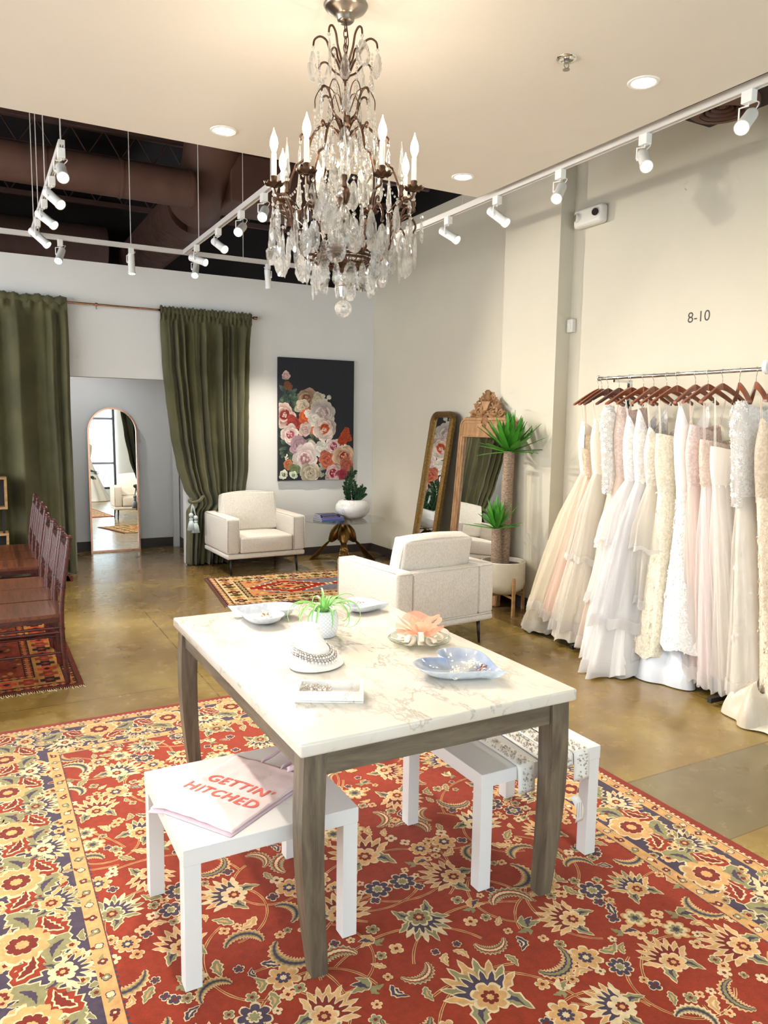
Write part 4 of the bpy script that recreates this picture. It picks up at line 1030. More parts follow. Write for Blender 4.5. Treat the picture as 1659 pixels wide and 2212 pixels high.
def big_rug():
    r = random.Random(11); R = Rug(r)
    X0, X1, Y0, Y1 = -.12, 2.615, .62, 4.30
    T = .012; R.z0 = T + .0002
    R.b.col = srgb('#8e2c16'); R.b.box(X0, X1, Y0, Y1, 0, T)
    def rect(x0, x1, y0, y1, col, lay):
        z = R.z0 + lay * .00012; nx = max(1, int((x1 - x0) / .3)); ny = max(1, int((y1 - y0) / .3))
        R.b.grid(lambda u, v: (x0 + (x1 - x0) * u, y0 + (y1 - y0) * v, z), nx, ny, col=col)
    e = .035
    rect(X0 + e, X1 - e, Y0 + e, Y1 - e, CREAM, 0)
    # toothed outer guard
    def teeth(x0, x1, y0, y1, step, dpt, col, lay):
        for (ax, a0, a1, c, sg) in (('x', x0, x1, y0, 1), ('x', x0, x1, y1, -1), ('y', y0, y1, x0, 1), ('y', y0, y1, x1, -1)):
            n = int((a1 - a0) / step)
            for i in range(n):
                p = a0 + (i + .5) * (a1 - a0) / n; h = step * .27
                z = R.z0 + lay * .00012; q = [(p - h, c), (p + h, c), (p + h, c + sg * dpt), (p - h, c + sg * dpt)]
                q = q if ax == 'x' else [(b_, a_) for a_, b_ in q]
                if ax == 'y': q = q[::-1]
                R.b.add([(u, v, z) for u, v in (q if sg > 0 else q[::-1])], [(0, 1, 2, 3)], col)
    teeth(X0 + e, X1 - e, Y0 + e, Y1 - e, .026, .010, RED, 1)
    g = e + .016; rect(X0 + g, X1 - g, Y0 + g, Y1 - g, srgb('#8e2c16'), 2)
    g = e + .020; rect(X0 + g, X1 - g, Y0 + g, Y1 - g, GOLD, 3); G0 = g
    g2 = g + .045; rect(X0 + g2, X1 - g2, Y0 + g2, Y1 - g2, NAVY, 4)
    bw = .275; g3 = g2 + bw; rect(X0 + g3, X1 - g3, Y0 + g3, Y1 - g3, GOLD, 5)
    g4 = g3 + .05; rect(X0 + g4, X1 - g4, Y0 + g4, Y1 - g4, RED, 6)
    teeth(X0 + g4, X1 - g4, Y0 + g4, Y1 - g4, .022, .008, NAVY, 7)
    FX0, FX1, FY0, FY1 = X0 + g4, X1 - g4, Y0 + g4, Y1 - g4
    # guard stripe blossoms
    for gg, sp in (((G0 + g2) / 2, .075), ((g3 + g4) / 2, .075)):
        for ax in 'xy':
            a0, a1 = (X0 + gg, X1 - gg) if ax == 'x' else (Y0 + gg, Y1 - gg)
            n = int((a1 - a0) / sp)
            for side in (0, 1):
                c = (Y0 + gg, Y1 - gg)[side] if ax == 'x' else (X0 + gg, X1 - gg)[side]
                for i in range(n):
                    p = a0 + (i + .5) * (a1 - a0) / n; x, y = (p, c) if ax == 'x' else (c, p)
                    col = (SAGE, REDD, NAVY)[i % 3]
                    R.rosette(x, y, .016, 4, [(NAVY, 1.0), (col if col != NAVY else CREAM, .8), (CREAM, .35)], 8, i * .4)
                    R.leaf(x, y, .034, .008, r.uniform(0, 6.28), [(REDD if i % 2 else SAGE, 1)], 8, 1, 3)
    # main border
    def border_run(x0, y0, x1, y1, n):
        dx, dy = (x1 - x0) / n, (y1 - y0) / n; L_ = sqrt(dx * dx + dy * dy); ux, uy = dx / L_, dy / L_; px, py = -uy, ux; ba = atan2(uy, ux)
        for i in range(n):
            cx, cy_ = x0 + (i + .5) * dx, y0 + (i + .5) * dy
            sg = 1 if i % 2 else -1
            wav = [(cx - dx / 2 + dx * t / 14 + px * .06 * sg * sin(pi * t / 14), cy_ - dy / 2 + dy * t / 14 + py * .06 * sg * sin(pi * t / 14)) for t in range(15)]
            R.strip(wav, .010, SAGE if i % 3 else GOLD, 7)
            ox, oy = cx + px * .05 * sg, cy_ + py * .05 * sg
            if i % 2: 
                R.rosette(ox, oy, .096, 9, [(CREAM, 1.0), (GOLD, .88), (CREAM, .55), (REDD, .5), (GOLD, .22)], 10, r.uniform(0, 3), depth=.18)
            else:
                R.palmette(ox, oy, .125, ba + (pi / 2) * sg, 9, 1, (0, 1, 0, 2)[(i // 2) % 4])
            qx, qy = cx - px * .085 * sg, cy_ - py * .085 * sg
            R.leaf(qx, qy, .16, .055, ba + .5 * sg, [(CREAM, 1.1), (RED, .92), (CREAM, .45), (REDD, .3)], 9, 1, 5, .1 * sg)
            R.leaf(qx, qy, .15, .05, ba + pi - .5 * sg, [(CREAM, 1.1), (SAGE, .92), (NAVY, .25)], 9, 1, 5, -.1 * sg)
            for t in range(24):
                a_, d_ = r.uniform(-.5, .5), r.uniform(-.132, .132); fx, fy = cx + dx * a_ + px * d_, cy_ + dy * a_ + py * d_
                k = r.random()
                if k < .45: R.rosette(fx, fy, r.uniform(.018, .03), 5, [(CREAM, 1), (r.choice((GOLD, SAGE, PEACHC)), .8), (REDD, .35)], 8 + (t % 3) * .01, r.uniform(0, 3))
                else: R.leaf(fx, fy, r.uniform(.04, .07), .014, r.uniform(0, 6.3), [(CREAM, 1.1), (r.choice((GOLD, SAGE, RED, GOLD)), .85)], 8, 1, 3)
    mb = (g2 + g3) / 2
    R.clip = (X0 + g2, X1 - g2, Y0 + g2, Y1 - g2)
    border_run(X0 + g3, Y1 - mb, X1 - g3, Y1 - mb, 11); border_run(X0 + g3, Y0 + mb, X1 - g3, Y0 + mb, 11)
    R.clip = (X0 + g2, X0 + g3, Y0 + g2, Y1 - g2); border_run(X0 + mb, Y0 + g2, X0 + mb, Y1 - g2, 19)
    R.clip = (X1 - g3, X1 - g2, Y0 + g2, Y1 - g2); border_run(X1 - mb, Y0 + g2, X1 - mb, Y1 - g2, 19)
    # field: mirrored left/right about the long axis
    R.clip = (FX0 + .004, FX1 - .004, FY0 + .004, FY1 - .004)
    mxx = (FX0 + FX1) / 2; placed = []
    def free(x, y, rad):
        if y > FY1 or y < FY0 or x > FX1 or x < mxx: return False
        for a, b_, c in placed:
            if (a - x) ** 2 + (b_ - y) ** 2 < (c + rad) ** 2: return False
        return True
    def put(x, y, fn, rad):
        placed.append((x, y, rad)); fn(x, y, 1); 
        if x - mxx > .01: fn(2 * mxx - x, y, -1)
    # vines first
    for k in range(34):
        x, y, a = r.uniform(mxx, FX1), r.uniform(FY0, FY1), r.uniform(0, 6.28); c = r.choice((-1, 1)) * r.uniform(2.5, 7); pts = []
        for i in range(26):
            pts.append((x, y)); x += cos(a) * .022; y += sin(a) * .022; a += c * .022; c += r.uniform(-.6, .6)
        R.strip(pts, .009, GOLD, 7); R.strip([(2 * mxx - p[0], p[1]) for p in pts], .009, GOLD, 7)
        R.strip(pts, .003, REDD, 8); R.strip([(2 * mxx - p[0], p[1]) for p in pts], .003, REDD, 8)
    # axis palmettes
    y = FY0 + .16; i = 0
    while y < FY1 - .1:
        put(mxx, y, lambda x_, y_, m, i=i: R.palmette(x_, y_, .17 if i % 2 else .13, pi / 2 if i % 2 else -pi / 2, 11, 1, i), .15); y += .40; i += 1
    def dart(n, rad, fn, tries=60):
        for _ in range(n):
            for _t in range(tries):
                x, y = r.uniform(mxx + .02, FX1), r.uniform(FY0, FY1)
                if free(x, y, rad): put(x, y, fn(), rad); break
    def f_pal():
        a, k, s_ = r.choice((pi / 2, -pi / 2, .6, 2.4, -.8)), r.randrange(4), r.uniform(.115, .145)
        return lambda x, y, m: R.palmette(x, y, s_, a, 11, m, k)
    def f_saz():
        a, s_, q = r.uniform(0, 6.28), r.uniform(.06, .085), r.choice((-1, 1)); cs = r.choice(((GOLD, SAGE, NAVY), (CREAM, SAGE, NAVY), (GOLD, NAVY, SAGE), (SAGE, RED, CREAM)))
        return lambda x, y, m: R.saz(x, y, s_, a, 11, m, *cs, q)
    def f_ros():
        s_, n, a = r.uniform(.042, .058), r.choice((6, 7, 8)), r.uniform(0, 3); cs = r.choice(([(CREAM, 1), (NAVY, .86), (CREAM, .42), (SAGE, .3)], [(CREAM, 1), (GOLD, .86), (NAVY, .45), (CREAM, .2)], [(GOLD, 1), (CREAM, .8), (SAGE, .5), (NAVY, .25)]))
        return lambda x, y, m: R.rosette(x, y, s_, n, cs, 11, a, m, .35)
    def f_tul():
        a, s_ = r.uniform(0, 6.28), r.uniform(.045, .065); c = r.choice(((GOLD, NAVY), (PEACHC, NAVY), (NAVY, GOLD), (SAGE, NAVY), (CREAM, SAGE)))
        def g(x, y, m):
            for j in (-1, 0, 1): R.leaf(x, y, s_, s_ * .26, a + j * .55, [(CREAM, 1.15), (c[0] if j else c[1], .85)], 11, m, 3)
            R.leaf(x, y, s_ * .7, s_ * .2, a + pi - .5, [(SAGE, 1)], 11, m, 3); R.leaf(x, y, s_ * .6, s_ * .18, a + pi + .6, [(SAGE, 1)], 11, m, 3)
        return g
    def f_leaf():
        a, s_ = r.uniform(0, 6.28), r.uniform(.045, .08); c = r.choice((SAGE, SAGE, GOLD, NAVY)); bd = r.uniform(-.25, .25)
        return lambda x, y, m: R.leaf(x - .4 * s_ * cos(a) * m, y - .4 * s_ * sin(a), s_, s_ * .25, a, [(CREAM, 1.15), (c, .85), (GOLD if c == SAGE else CREAM, .25)], 11, m, 4, bd)
    def f_dot():
        s_, a, c = r.uniform(.015, .026), r.uniform(0, 3), r.choice((CREAM, GOLD, PEACHC, SAGE, NAVY))
        return lambda x, y, m: R.rosette(x, y, s_, r.choice((4, 5)), [(CREAM, 1), (c, .8), (REDD, .3)], 11, a, m, .4)
    dart(20, .118, f_pal, 200); dart(34, .078, f_saz, 120); dart(80, .046, f_ros); dart(130, .041, f_tul); dart(300, .027, f_leaf); dart(520, .015, f_dot)
    R.up(); o = R.b.build('area_rug', attr_mat('wool_pile', .95, .5, 420, sheen=.15, mottling=.22, mscale=45), colors=True)
    tag(o, 'large red rug with gold and navy flowers under the marble table', 'rug')
big_rug()

def small_rug(name, label, loc, rz, Lx, Ly, cols, kind):
    """geometric tribal rug lying on the floor, long side along x"""
    r = random.Random(kind); R = Rug(r); T = .008; R.z0 = T + .0002
    c = [srgb(q) for q in cols]     # edge, dark, light, tan, field, medallion, accent
    R.b.col = c[0]; R.b.box(0, Lx, 0, Ly, 0, T)
    def rect(x0, x1, y0, y1, col, lay): z = R.z0 + lay * .00012; R.b.grid(lambda u, v: (x0 + (x1 - x0) * u, y0 + (y1 - y0) * v, z), 6, 6, col=col)
    def frame(g, col, lay): rect(g, Lx - g, g, Ly - g, col, lay)
    def poly(P, col, lay):
        z = R.z0 + lay * .00012; cx = sum(p[0] for p in P) / len(P); cy_ = sum(p[1] for p in P) / len(P); R.k += 1; z += (R.k % 53) * .000002; R.b.fan((cx, cy_, z), [(x, y, z) for x, y in P], col)
    def dia(cx, cy_, a, b_, col, lay, steps=0):
        if steps:
            P = []
            for q in range(4):
                for i in range(steps):
                    f, f2 = i / steps, (i + 1) / steps
                    sx, sy = ((1, 1), (-1, 1), (-1, -1), (1, -1))[q]
                    if q % 2 == 0: P += [(cx + sx * a * (1 - f), cy_ + sy * b_ * f), (cx + sx * a * (1 - f), cy_ + sy * b_ * f2)]
                    else: P += [(cx + sx * a * f, cy_ + sy * b_ * (1 - f)), (cx + sx * a * f2, cy_ + sy * b_ * (1 - f))]
            poly(P, col, lay)
        else: poly([(cx + a, cy_), (cx, cy_ + b_), (cx - a, cy_), (cx, cy_ - b_)], col, lay)
    def band(g0, g1, col, mcols, lay, step):
        frame(g0, col, lay); m = (g0 + g1) / 2; h = (g1 - g0) * .36
        for ax, L_ in (('x', Lx), ('y', Ly)):
            n = max(2, int((L_ - 2 * m) / step))
            for i in range(n + 1):
                p = m + (L_ - 2 * m) * i / n
                for q in (m, (Ly if ax == 'x' else Lx) - m):
                    x, y = (p, q) if ax == 'x' else (q, p); mc = mcols[i % len(mcols)]
                    dia(x, y, h if ax == 'x' else h, h, mc, lay + 1, 2); dia(x, y, h * .45, h * .45, mcols[(i + 1) % len(mcols)], lay + 2)
    band(.03, .10, c[1], [c[2], c[3]], 0, .05)
    band(.10, .26 if Ly > 1.1 else .2, c[2], [c[1], c[3], c[6]], 3, .12)
    g = .26 if Ly > 1.1 else .2
    band(g, g + .06, c[1], [c[2], c[6]], 6, .045); g += .06
    frame(g, c[3], 9)
    w_, h_ = Lx / 2 - g, Ly / 2 - g
    poly([(g, Ly / 2), (g + w_ * .35, g + h_ * .15), (Lx - g - w_ * .35, g + h_ * .15), (Lx - g, Ly / 2), (Lx - g - w_ * .35, Ly - g - h_ * .15), (g + w_ * .35, Ly - g - h_ * .15)], c[4], 10)
    nmed = 2 if kind == 1 else 4
    for i in range(nmed):
        cx = g + (2 * w_) * (i + .5) / nmed; A, B_ = w_ / nmed * .98, h_ * .82
        dia(cx, Ly / 2, A, B_, c[2], 11, 6); dia(cx, Ly / 2, A * .93, B_ * .92, c[5], 12, 6); dia(cx, Ly / 2, A * .62, B_ * .60, c[2], 13, 5); dia(cx, Ly / 2, A * .55, B_ * .53, c[1], 14, 5)
        dia(cx, Ly / 2, A * .38, B_ * .34, c[3], 15, 3); dia(cx, Ly / 2, A * .2, B_ * .18, c[5], 16)
        for k in range(8): a = k * pi / 4; dia(cx + A * .47 * cos(a), Ly / 2 + B_ * .45 * sin(a), .03, .025, c[(2, 6)[k % 2]], 17)
    for k in range(60):
        x, y = r.uniform(g + .03, Lx - g - .03), r.choice((r.uniform(g + .02, g + .12), r.uniform(Ly - g - .12, Ly - g - .02))); dia(x, y, r.uniform(.015, .035), r.uniform(.01, .02), r.choice((c[1], c[2], c[5])), 17, 2)
    t = thing(name, label, 'rug', loc, rz)
    R.up(); R.b.build('pile', attr_mat('rug_wool_%d' % kind, .95, .5, 350, mottling=.3, mscale=40), t, colors=True)
    b = MB()
    FL, FO = (Lx, Ly) if kind == 1 else (Ly, Lx); n = int(FL / .012)
    for i in range(n):
        x = FL * (i + .5) / n
        for y, s_ in ((0, -1), (FO, 1)):
            l = r.uniform(.025, .045); q = [(x, y, .005), (x + r.uniform(-.006, .006), y + s_ * l * .5, .004), (x + r.uniform(-.015, .015), y + s_ * l, .002)]
            b.tube(q if kind == 1 else [(v, u, w) for u, v, w in q], .0018, 3)
    fr = b.build('fringe', mat('fringe_%d' % kind, '#c9b896', .9), t)
    return t
small_rug('tribal_rug', 'patterned tribal rug with red and grey diamonds between the two armchairs', (1.915, 6.47, 0), radians(-7), 2.35, 1.32, ['#6b4a44', '#4a1c1c', '#d9c090', '#c98c58', '#77747c', '#9c2418', '#5c5a2c'], 1)
small_rug('runner_rug', 'rust red tribal rug under the dark wooden chairs at left', (.545, 4.90, 0), radians(90), 3.0, 2.6, ['#5a2a1c', '#2c1a18', '#9c6a34', '#7c3420', '#5a3a22', '#4c3a30', '#a8402a'], 2)
b = MB(); b.grid(lambda u, v: (.52 + .32 * u + .02 * v, 8.2 + .28 * v, .004), 4, 4, col=srgb('#6a2a22')); b.col = srgb('#6a2a22'); b.box(.55, .82, 8.2, 8.46, 0, .004)
tag(b.build('floor_mat', attr_mat('mat_wool', .95, .4, 300), colors=True), 'corner of a dark red mat on the floor in front of the left green curtain', 'rug')

# ================================================================== dark wooden chairs
def chair():
    t = thing('chiavari_chair', 'x', 'chair')
    hw = .20
    def ringed(b, pts, r0, rings, r1=None):
        b.tube(pts, r0, 10, r1)
        P = [Vector(p) for p in pts]; ln = [0]
        for i in range(1, len(P)): ln.append(ln[-1] + (P[i] - P[i - 1]).length)
        for s_ in rings:
            d = s_ * ln[-1]
            for i in range(1, len(P)):
                if d <= ln[i]:
                    f = (d - ln[i - 1]) / (ln[i] - ln[i - 1]); q = P[i - 1].lerp(P[i], f); dr = (P[i] - P[i - 1]).normalized(); b.tube([tuple(q - dr * .004), tuple(q + dr * .004)], r0 * 1.28, 10); b.tube([tuple(q + dr * .008), tuple(q + dr * .012)], r0 * 1.2, 10); break
    back = lambda x: spline([(x, .225, 0), (x, .205, .22), (x, .20, .44), (x, .215, .62), (x, .258, .915)], 5)
    for s in (-1, 1):
        b = MB(); ringed(b, back(s * hw), .0155, [.06, .24, .38, .56, .66, .76, .86, .95]); b.ball((s * hw, .258, .918), .018, 10, 6); b.build('back_post', M['mahog'], t, smooth=True, angle=50)
        b = MB(); ringed(b, [(s * (hw - .005), -.185, 0), (s * (hw - .005), -.18, .425)], .0145, [.1, .5, .9]); b.build('front_leg', M['mahog'], t, smooth=True, angle=50)
    def atz_(z): 
        P = back(0)
        for i in range(1, len(P)):
            if z <= P[i][2]: f = (z - P[i - 1][2]) / (P[i][2] - P[i - 1][2]); return P[i - 1][1] + f * (P[i][1] - P[i - 1][1])
        return P[-1][1]
    for z in (.905, .855, .60, .55):
        b = MB(); ringed(b, [(-hw, atz_(z), z), (hw, atz_(z), z)], .010, [.12, .31, .5, .69, .88]); b.build('back_rail', M['mahog'], t, smooth=True, angle=50)
    for i in range(5):
        x = -hw + .4 * (i + 1) / 6; b = MB(); ringed(b, [(x, atz_(.60), .60), (x, atz_(.72) + .003, .72), (x, atz_(.855), .855)], .0085, [.25, .5, .75]); b.build('spindle', M['mahog'], t, smooth=True, angle=50)
    b = MB(); b.prism([(-.20, -.205), (.20, -.205), (.21, -.19), (.205, .19), (.19, .205), (-.19, .205), (-.205, .19), (-.21, -.19)], .425, .447); b.build('seat', M['mahog_seat'], t)
    b = MB(); b.box(-.19, .19, -.19, -.17, .39, .425); b.box(-.19, .19, .17, .19, .39, .425); b.box(-.19, -.17, -.17, .17, .39, .425); b.box(.17, .19, -.17, .17, .39, .425); b.build('seat_frame', M['mahog'], t)
    for s in (-1, 1):
        for z in (.33, .20, .36): b = MB(); ringed(b, [(s * hw, -.18, z), (s * hw, .205, z)], .0085, [.2, .5, .8]); b.build('stretcher', M['mahog'], t, smooth=True, angle=50)
    for y in (-.18, .205):
        b = MB(); ringed(b, [(-hw, y, .27), (hw, y, .27)], .0085, [.2, .5, .8]); b.build('stretcher', M['mahog'], t, smooth=True, angle=50)
    return t
c0 = chair()
for i, (y, x, lab) in enumerate(((5.165, .235, 'dark mahogany ringed chair closest to the viewer at the left edge'),
                 (5.60, .225, 'dark mahogany ringed chair second in the near group'), (6.02, .215, 'dark mahogany ringed chair third in the near group, behind two others'),
                 (6.86, .235, 'dark mahogany ringed chair first of the far group by the curtain'), (7.29, .235, 'dark mahogany ringed chair second of the far group'), (7.71, .235, 'dark mahogany ringed chair farthest back, against the green curtain'))):
    c = c0 if i == 0 else copy_tree(c0)
    c.location = (x, y, .0095 if y < 7.6 else .0095); c.rotation_euler = (0, 0, radians(-90)); c['label'] = lab; c['group'] = 'mahogany chairs in rows at left'
t = tag(thing('name_card', 'x', 'card', (.32, 6.86, .30)), 'white card lying on the stretchers of a far group chair', 'card')
b = MB(); b.box(-.25, .02, -.03, .03, 0.07, .073); b.build('card', M['paper'], t)

# ================================================================== marble table
t = thing('marble_table', 'square-legged grey wooden table with thick white marble top', 'table', (0, 0, 0))
TX0, TX1, TY0, TY1, TZ = .765, 1.785, 1.872, 3.405, .765
b = MB(); b.rbox(TX0, TX1, TY0, TY1, TZ - .042, TZ, .008, 3); b.build('tabletop', M['marble'], t, smooth=True, angle=40)
i_ = .02; lw = .072; z1 = TZ - .042
for sx in (0, 1):
    for sy in (0, 1):
        b = MB(); x0 = TX0 + i_ if sx == 0 else TX1 - i_ - lw; y0 = TY0 + i_ if sy == 0 else TY1 - i_ - lw
        sg = 1 if sx == 0 else -1; sh = 1 if sy == 0 else -1; n = 14
        vs = []; fs = []
        for k in range(n + 1):
            f = k / n; z = z1 * (1 - f); w_ = lw * (1 - .30 * max(0, (f - .25) / .75) ** 1.6); bow = -.010 * sin(pi * min(1, f * 1.1)) 
            xi = x0 + lw / 2 + sg * (lw / 2 - w_ / 2) * 1.0 + sg * bow + sg * .012 * f ** 2; yi = y0 + lw / 2 + sh * .002 * f
            for ax, ay in ((-1, -1), (1, -1), (1, 1), (-1, 1)): vs.append((xi + ax * w_ / 2, yi + ay * w_ / 2, z + .0))
        for k in range(n):
            for q in range(4): fs.append((k * 4 + (q + 1) % 4, k * 4 + q, (k + 1) * 4 + q, (k + 1) * 4 + (q + 1) % 4))
        fs += [(0, 1, 2, 3), (n * 4 + 3, n * 4 + 2, n * 4 + 1, n * 4)]
        b.add([(x, y, max(z, .0145)) for x, y, z in vs], fs); b.build('leg', M['wood_t'], t, recalc=True)
for (x0, x1, y0, y1, m) in ((TX0 + i_ + lw, TX1 - i_ - lw, TY0 + i_ + .012, TY0 + i_ + .034, 'wood_tx'), (TX0 + i_ + lw, TX1 - i_ - lw, TY1 - i_ - .034, TY1 - i_ - .012, 'wood_tx'),
                            (TX0 + i_ + .012, TX0 + i_ + .034, TY0 + i_ + lw, TY1 - i_ - lw, 'wood_ty'), (TX1 - i_ - .034, TX1 - i_ - .012, TY0 + i_ + lw, TY1 - i_ - lw, 'wood_ty')):
    b = MB(); b.box(x0, x1, y0, y1, z1 - .078, z1); b.build('apron', M[m], t)

# ================================================================== white low tables
def low_table(lab, x, y):
    t = thing('low_table', lab, 'low table', (x, y, .0145), group='white square low tables')
    b = MB(); b.rbox(0, .555, 0, .55, .385, .4355, .0015, 1); b.build('tabletop', M['white'], t)
    for ax in (0.002, .503):
        for ay in (.002, .498): b = MB(); b.rbox(ax, ax + .05, ay, ay + .05, 0, .3845, .001, 1); b.build('leg', M['white'], t)
    return t
low_table('white square low table carrying the pink tote bag', .470, 2.022)
low_table('white square low table carrying the sparkling sashes', 1.503, 2.022)
# tote bag
t = thing('tote_bag', 'pale pink tote bag with coral lettering lying on the left low table', 'bag', (.441, 2.317, .4515))
ex = Vector((.176, -.277, 0)); ex_l = ex.length; ex.normalize(); ey = Vector((-ex.y, ex.x, 0)); BW, BH = .328, .41
def TB(u, v, z): 
    # droop where the bag overhangs the table edge
    p = ex * (u * BW) + ey * (v * BH); x = t.location.x + p.x
    return (p.x, p.y, z - max(0, .47 - x) * .45)
def bagz(u, v): return .004 + .005 * noise.noise((u * 3, v * 3, 2)) + .003 * noise.noise((u * 9, v * 8, 5)) + .004 * sin(pi * u) * sin(pi * v)
b = MB()
def fnb(u, v):
    uu = u - .02 * sin(pi * v) * (u - .5); return TB(uu, v + .012 * sin(3 * u), .003 + bagz(u, v) * (1 if .02 < u < .98 else .6))
b.grid(fnb, 30, 34); top = b.build('front_panel', M['pinkcloth'], t, smooth=True, solid=-.002)
b = MB(); b.grid(lambda u, v: TB(u * 1.03 - .012, v * 1.01 - .025, .0012 + .001 * noise.noise((u * 4, v * 4, 1))), 14, 14); b.build('back_panel', M['pinkedge'], t, smooth=True, solid=.0012)
for k, pts in enumerate(([(.62, .99, .006), (.66, 1.12, .012), (.58, 1.30, .03), (.50, 1.40, .012), (.42, 1.25, .02), (.40, 1.10, .012), (.36, .99, .006)], [(.72, .97, .008), (.86, 1.1, .02), (.98, 1.18, .015), (1.04, 1.02, .01), (.93, .95, .008)])):
    P = spline([TB(*p) for p in pts], 6); b = MB(); vs = []
    for i, p in enumerate(P):
        a = .6 * i * .25; d = Vector((cos(a) * .3 + ex.x * .3, sin(a) * .3, .9)).normalized() * .011 if k == 0 else Vector((.2, .5, .8)).normalized() * .011
        vs += [tuple(Vector(p) - d * .6 + Vector((0, 0, .006))), tuple(Vector(p) + d + Vector((0, 0, .006)))]
    b.add(vs, [(2 * i, 2 * i + 1, 2 * i + 3, 2 * i + 2) for i in range(len(P) - 1)]); b.build('strap', M['pinkedge'], t, smooth=True, solid=.0015)
for txt, v, u in (("GETTIN'", .56, .50), ('HITCHED', .37, .46)):
    c_ = Vector(TB(u, v, .0175)); Mx = Matrix(((ex.x, ey.x, 0, c_.x), (ex.y, ey.y, 0, c_.y), (0, 0, 1, c_.z), (0, 0, 0, 1)))
    o = text_mesh(txt, .062, 'lettering', M['coral'], top, Mx, 0, bold=.0014, shear=.12, spacing=1.16)
    bm = bmesh.new(); bm.from_mesh(o.data); bmesh.ops.triangulate(bm, faces=bm.faces[:]); bmesh.ops.subdivide_edges(bm, edges=[e for e in bm.edges if e.calc_length() > .012], cuts=2)
    for vv in bm.verts:
        q = Vector((vv.co.x, vv.co.y, 0)); uu, v2 = q.dot(ex) / BW, q.dot(ey) / BH; vv.co.z = TB(uu, v2, .003 + bagz(uu, v2))[2] + .0036
    bm.to_mesh(o.data); bm.free()
# sashes
spark = mat('crystal_beading', '#e8e2d8', .25, c2='#b9aa94', vscale=120, bump=1.0, bscale=200)
satin = mat('satin_ribbon', '#f0ece6', .35)
for i, (xc, lb, hangl) in enumerate(((1.685, 'beaded sash nearest the left edge of the right low table', .105), (1.80, 'beaded sash second from left on the right low table, partly behind the table leg', .07), (1.885, 'beaded sash third from left on the right low table', .05), (1.962, 'beaded sash nearest the right edge of the right low table with a price tag', .115))):
    t = thing('beaded_sash', lb, 'sash', (xc, 2.022, .4502), group='beaded bridal sashes')
    w_ = .026; r = random.Random(i)
    b = MB()
    def P(s_, o): # s_ metres along from back (0) over the front edge
        if s_ < .50: return (o + .012 * sin(s_ * 5 + i), .50 - s_, .003)
        q = s_ - .50; return (o + .012 * sin(2.5 + i) + .02 * q, -.006 - .004 * sin(q * 20), .003 - q)
    tot = .50 + hangl
    b.grid(lambda u, v: P(v * tot, (u - .5) * 2 * (w_ + .012)), 4, 40); rb_ = b.build('ribbon', satin, t, smooth=True, solid=.001)
    b = MB()
    for k in range(230):
        p = P(r.uniform(.02, tot), r.uniform(-w_, w_)); q = Vector(p) + (Vector((0, 0, .004)) if p[2] > 0 else Vector((0, -.004, 0))); rr = r.uniform(.0022, .0045); b.lathe([(.0001, -rr), (rr, 0), (.0001, rr)], tuple(q), 5, caps=False)
    b.build('beading', spark, t)
    if i == 3:
        b = MB(); b.tube([P(tot, .0), (-.02, -.012, -.13), (-.03, -.012, -.165)], .0006, 4); vs = []
        for k in range(9):
            f = k / 8; vs += [(-.062 + .03 * f + .01 * sin(pi * f), -.014 - .01 * sin(pi * f), -.165 - .11 * f), (-.022 + .03 * f + .01 * sin(pi * f), -.012 - .01 * sin(pi * f), -.165 - .11 * f)]
        b.add(vs, [(2 * k, 2 * k + 1, 2 * k + 3, 2 * k + 2) for k in range(8)]); tg = b.build('price_tag', M['paper'], t, smooth=True, solid=.0006)
        b = MB()
        for k in range(3): b.box(-.036 + .011 * k, -.034 + .011 * k, -.0262, -.0258, -.25, -.19)
        b.build('tag_print', M['inklight'], tg)

# ================================================================== things on the marble top
TT = TZ + .0004
def heart(n=72, notch=.35):
    P = []
    for i in range(n):
        a = 2 * pi * i / n; x = 16 * sin(a) ** 3; y = 13 * cos(a) - 5 * cos(2 * a) - 2 * cos(3 * a) - cos(4 * a); P.append((x / 17, (y + 2) / 17 * 1.1))
    return P
def heart_dish(lab, c, rz, s, h, m_in, m_out, grp=None):
    t = thing('heart_dish', lab, 'dish', (c[0], c[1], TT), rz, grp)
    H = heart(); n = len(H); b = MB()
    prof = [(.0, .0), (.52, .0), (.66, .10), (.84, .45), (.97, .92), (1.0, 1.0), (.985, 1.03), (.95, .98), (.80, .52), (.62, .20), (.48, .13), (.0, .11)]
    rings = [[(x * k * s, y * k * s, zz * h) for x, y in H] for k, zz in prof]
    vs = [p for q in rings for p in q]; fs = []; 
    for i in range(len(prof) - 1):
        for k in range(n): k2 = (k + 1) % n; fs.append((i * n + k, i * n + k2, (i + 1) * n + k2, (i + 1) * n + k))
    half = 6; b.add(vs[:], fs); o = b.build('bowl', [m_out, m_in], t, smooth=True, recalc=False)
    for p in o.data.polygons:
        if min(p.vertices) >= 5 * n: p.material_index = 1
    return t
